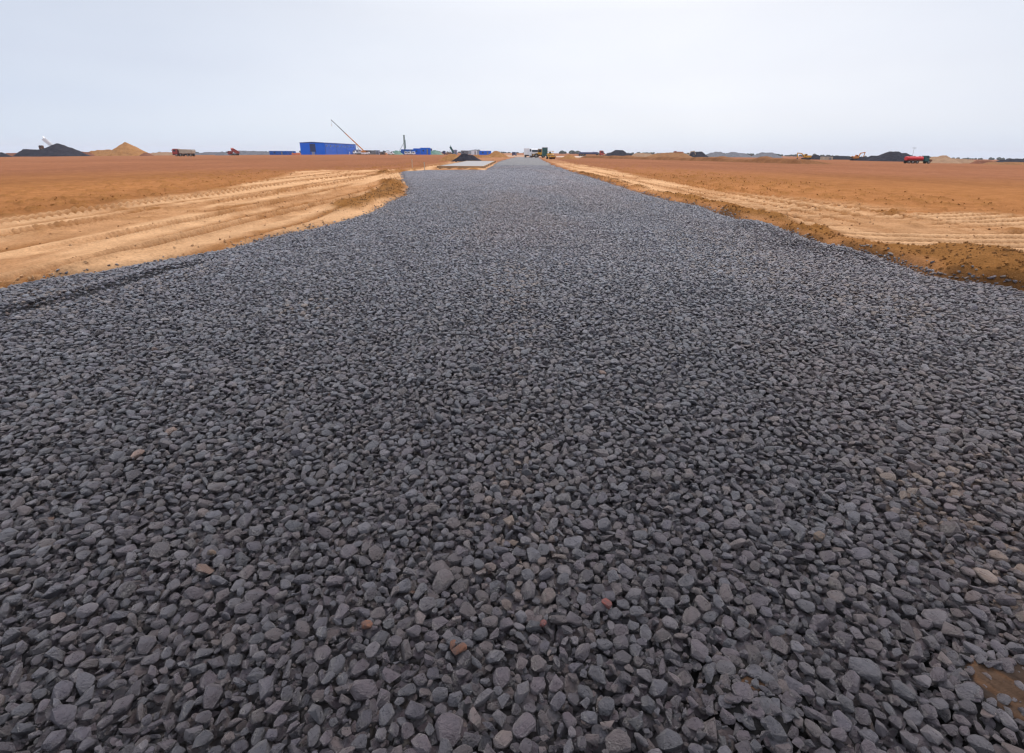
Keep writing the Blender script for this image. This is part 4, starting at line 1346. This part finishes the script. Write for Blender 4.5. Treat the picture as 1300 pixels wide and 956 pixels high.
tank_truck()
heap('sand_pile', 'tan sand pile right behind the red tank truck', 'sand pile', 190, [(1189, hpx(8, 190), 1.0), (1198, hpx(9.5, 190), .8)], H_TAN, seed=69, slope=.5)
heap('sand_pile', 'long flat tan bank right of the tan sand pile', 'sand pile', 200, [(1212, hpx(6, 200), 2), (1222, hpx(5.5, 200), 2), (1230, hpx(5, 200), 1.6)], H_TAN, seed=71)
heap('soil_mound', 'low dark red soil mound near the right edge', 'mound', 190, [(1247, hpx(4.5, 190), 1.2), (1256, hpx(4.5, 190), 1.2), (1262, hpx(3.5, 190), 1.5)], H_RED, seed=73)
heap('gravel_pile', 'long dark stone bank at the far right edge', 'gravel pile', 220, [(1280, hpx(5, 220), 2), (1292, hpx(6, 220), 3), (1306, hpx(6.5, 220), 4)], H_DARK, seed=75, slope=.35)
heap('soil_mound', 'brown soil bank in front of the far right dark bank', 'mound', 175, [(1275, hpx(3.0, 175), 4), (1298, hpx(3.6, 175), 5)], H_BROWN, seed=77, slope=.35)


# ---- long low sand embankment on the right field
def embankment():
    n_ = 420
    p0 = np.array([az_x(735, 196), 196.0]); p1 = np.array([az_x(1029, 112), 112.0])
    ts = np.linspace(0, 1, n_)
    d_ = (p1 - p0); L = np.linalg.norm(d_); nrm = np.array([-d_[1], d_[0]]) / L   # points away from the camera side
    if nrm[1] < 0: nrm = -nrm
    ws = np.array([-1.6, -1.0, -.6, -.2, .3, 1.0, 2.0, 3.5, 6, 9, 12]); hs = np.array([-.2, .12, .5, .82, .95, 1.0, .96, .85, .6, .25, -.3])
    P_ = p0[None, None] + d_[None, None] * ts[:, None, None] + nrm[None, None] * (ws[None, :, None] + (1.0 * fbm(ts * 14, ts * 0, 301, 3))[:, None, None] * (ts * (1 - ts) * 4)[:, None, None])
    px, py = P_[..., 0], P_[..., 1]
    am = (.82 + .34 * fbm(ts * 22, ts * 0 + 4, 302, 4)) * sst(0, .05, ts) * (1 - sst(.975, 1, ts))
    z_ = ground_z(px, py)[0] + hs[None] * am[:, None] + .06 * fbm(px * 1.2, py * 1.2, 303, 3)
    for (tc_, ext) in ((.86, .5), (.55, .35), (.3, .3), (.72, .4)):
        z_ = z_ + ext * np.exp(-((ts[:, None] - tc_) / .02) ** 2) * np.exp(-((ws[None] - 2) / 2.0) ** 2)
    nn = len(ws); i_ = np.arange(n_ - 1)[:, None]; j_ = np.arange(nn - 1)[None]; a_ = i_ * nn + j_
    q_ = np.stack([a_, a_ + nn, a_ + nn + 1, a_ + 1], -1).reshape(-1, 4)
    me_ = mesh_np('sand_embankment', np.stack([px, py, z_], -1).reshape(-1, 3), q_)
    me_.materials.append(heap_mat('embankment_soil', (.16, .068, .028), (.28, .125, .055)))
    o = bpy.data.objects.new('sand_embankment', me_); COL.objects.link(o)
    o['label'] = 'long low brown sand embankment running across the right field'; o['category'] = 'embankment'


embankment()


# ---- distant woods: a mass on the horizon
def woods():
    bm = bmesh.new()
    rnd = random.Random(5)
    segs = [(225, 300, 1350, 7), (296, 378, 1500, 9), (560, 640, 1500, 9), (700, 742, 1150, 12), (742, 900, 1500, 9), (900, 1010, 1400, 12),
            (1000, 1110, 1300, 8), (-60, 30, 1400, 5), (1190, 1360, 1200, 9), (100, 225, 1600, 8), (640, 700, 1700, 7), (450, 560, 1600, 9)]
    for (u0, u1, d_, hh) in segs:
        x0_, x1_ = az_x(u0, d_), az_x(u1, d_)
        n_ = int((x1_ - x0_) / 7)
        for k in range(n_):
            x_ = rnd.uniform(x0_, x1_); y_ = d_ + rnd.uniform(-30, 60)
            hn = hh * .62 * (.45 + .75 * abs(mnoise.noise(Vector((x_ * .012, y_ * .01, 3.3)))) + .25 * rnd.random())
            base = float(terr(np.array(x_), np.array(y_)))
            for q_ in range(2):
                rr_ = hn * rnd.uniform(.38, .6)
                m_ = Matrix.Translation((x_ + rnd.uniform(-4, 4), y_, base + hn * rnd.uniform(.35, .62))) @ Matrix.Diagonal((rr_ * rnd.uniform(1.1, 1.9), rr_ * 1.2, rr_, 1))
                r_ = bmesh.ops.create_icosphere(bm, subdivisions=2, radius=1, matrix=m_)
                for v in r_['verts']:
                    v.co += Vector((mnoise.noise(v.co * .45), mnoise.noise(v.co * .45 + Vector((9, 1, 2))), mnoise.noise(v.co * .45 + Vector((1, 7, 4))))) * rr_ * .45
    me_ = bpy.data.meshes.new('distant_woods'); bm.to_mesh(me_); bm.free()
    me_.materials.append(heap_mat('woods_foliage', (.028, .038, .026), (.06, .07, .045), .3))
    o = bpy.data.objects.new('distant_woods', me_); COL.objects.link(o); o['kind'] = 'stuff'
    o['label'] = 'faded bluish line of woods far away along the horizon'; o['category'] = 'woods'


woods()


# ---- odd coloured single stones lying on the gravel
def odd_stone(u, v, size, colr, lab, seed, rot):
    m = M_ODD[colr]
    me_ = hull_mesh('rust_stone', 16, .13, 1.0, .75, .55, seed, m)
    o = bpy.data.objects.new('rust_stone', me_); COL.objects.link(o)
    x_, y_ = ground_pt(u, v, .02)
    o.location = (x_, y_, float(gravel_top(np.array([x_]), np.array([y_]))[0]) + .024); o.scale = (size,) * 3
    o.rotation_euler = (random.uniform(-.3, .3), random.uniform(-.3, .3), rot)
    o['label'] = lab; o['category'] = 'stone'


def odd_mat(name, c0, c1):
    m, nt, bs = newmat(name)
    n1 = noise_node(nt, 1.6, 6, .7); c = ramp(nt, n1, [(.35, c0), (.65, c1)])
    nt.links.new(c, bs.inputs['Base Color']); bs.inputs['Roughness'].default_value = .65
    bump(nt, bs, noise_node(nt, 6, 5, .7), .6, .2)
    return m


M_ODD = {'rust': odd_mat('rusty_stone', (.08, .05, .045), (.22, .085, .04)), 'red': odd_mat('red_stone', (.08, .05, .05), (.24, .055, .04)),
         'brown': odd_mat('brown_stone', (.10, .085, .075), (.21, .13, .085))}
odd_stone(583, 828, .028, 'rust', 'bright rust orange stone, lower middle of the gravel', 501, .4)
odd_stone(575, 822, .018, 'rust', 'smaller rust stone touching the left of the bright orange one', 502, 1.4)
odd_stone(770, 768, .024, 'red', 'small red stone in the gravel right of the middle', 503, 2.1)
odd_stone(466, 795, .024, 'rust', 'dull orange stone in the gravel left of the middle', 504, .2)
odd_stone(268, 700, .022, 'brown', 'pale brown stone among dark gravel on the left', 505, .2)
odd_stone(1040, 680, .032, 'brown', 'long tan stone among dark gravel on the right', 506, .9)
odd_stone(690, 795, .018, 'red', 'dark pinkish stone below the middle of the gravel', 507, .9)

# ------------------------------------------------------------------ air
HAZE = .00011
hz = MB(); hz.box((0, 0, 14), (15000, 15000, 130))
mh = bpy.data.materials.new('haze_air'); mh.use_nodes = True
nt = mh.node_tree; nt.nodes.remove(nt.nodes['Principled BSDF'])
pv = nt.nodes.new('ShaderNodeVolumePrincipled'); pv.inputs['Density'].default_value = HAZE
pv.inputs['Color'].default_value = (.78, .87, .98, 1); pv.inputs['Anisotropy'].default_value = .1
nt.links.new(pv.outputs[0], nt.nodes['Material Output'].inputs['Volume'])
ho = hz.build('haze', mh); ho['kind'] = 'stuff'
USE_HAZE = True
if not USE_HAZE:
    bpy.data.objects.remove(ho)
else:
    zmin = min(-45, float(co[:, 2].min()) - 1.0)
    ho.location.z = 0; ho.scale = (1, 1, 1)
    for v in ho.data.vertices:
        v.co.z = 45.0 if v.co.z > 14 else zmin

# ------------------------------------------------------------------ sky and sun
SUN_EL, SUN_AZ = R(52), R(20)     # azimuth from +Y towards +X
w = bpy.data.worlds.new('World'); sc.world = w; w.use_nodes = True
nt = w.node_tree; bg = nt.nodes['Background']; outw = nt.nodes['World Output']
sky = N(nt, 'ShaderNodeTexSky', sky_type='NISHITA'); sky.sun_disc = False
sky.sun_elevation = SUN_EL; sky.sun_rotation = SUN_AZ; sky.air_density = 1.5; sky.dust_density = 4.0
nt.links.new(sky.outputs[0], bg.inputs['Color']); bg.inputs['Strength'].default_value = .05
tc = N(nt, 'ShaderNodeTexCoord')
sep = N(nt, 'ShaderNodeSeparateXYZ'); nt.links.new(tc.outputs['Generated'], sep.inputs[0])
elev = ramp(nt, sep.outputs['Z'], [(0.008, (.80, .89, 1.02)), (.031, (.76, .86, 1.0)), (.071, (.65, .74, .92)), (.125, (.59, .64, .80)), (.212, (.57, .585, .685)), (.33, (.75, .76, .82)), (.6, (1.65, 1.65, 1.68)), (1.0, (2.5, 2.5, 2.53))])
mp = N(nt, 'ShaderNodeMapping'); mp.inputs['Scale'].default_value = (1.0, 1.0, 3.0); nt.links.new(tc.outputs['Generated'], mp.inputs['Vector'])
cl_ = noise_node(nt, 2.2, 6, .55, vec=mp.outputs[0])
cv = ramp(nt, cl_, [(.3, (.93, .94, .96)), (.7, (1.04, 1.035, 1.02))])
csky = mixc(nt, elev, cv, 1.0, 'MULTIPLY')
# clouds are thinner, so brighter, towards the hidden sun ahead
dt = N(nt, 'ShaderNodeVectorMath', operation='DOT_PRODUCT'); nt.links.new(tc.outputs['Generated'], dt.inputs[0])
dt.inputs[1].default_value = (-.02, 1.0, 0.0)
br_ = ramp(nt, dt.outputs['Value'], [(.0, (.62, .65, .71)), (.68, (.84, .86, .90)), (.90, (.925, .935, .955)), (1.0, (.995, .993, .985))])
csky = mixc(nt, csky, br_, 1.0, 'MULTIPLY')
bg2 = N(nt, 'ShaderNodeBackground'); nt.links.new(csky, bg2.inputs['Color']); bg2.inputs['Strength'].default_value = .925
ad = N(nt, 'ShaderNodeAddShader'); nt.links.new(bg.outputs[0], ad.inputs[0]); nt.links.new(bg2.outputs[0], ad.inputs[1])
nt.links.new(ad.outputs[0], outw.inputs['Surface'])

sd = bpy.data.lights.new('sun', 'SUN'); sd.energy = 1.45; sd.angle = R(14); sd.color = (1, .965, .92)
so = bpy.data.objects.new('sun', sd); COL.objects.link(so)
dv = Vector((math.sin(SUN_AZ) * math.cos(SUN_EL), math.cos(SUN_AZ) * math.cos(SUN_EL), math.sin(SUN_EL)))
so.rotation_euler = dv.to_track_quat('Z', 'Y').to_euler()

# ------------------------------------------------------------------ render settings
sc.view_settings.view_transform = 'Standard'
sc.view_settings.look = 'None'
sc.view_settings.exposure = 0.0
sc.view_settings.gamma = 1.0
sc.view_settings.use_curve_mapping = False
sc.render.engine = 'CYCLES'
cy = sc.cycles
cy.use_denoising = True
cy.max_bounces = 6; cy.diffuse_bounces = 3; cy.glossy_bounces = 2; cy.volume_bounces = 1; cy.transparent_max_bounces = 4
cy.use_adaptive_sampling = True; cy.adaptive_threshold = .01
cy.filter_width = 1.3
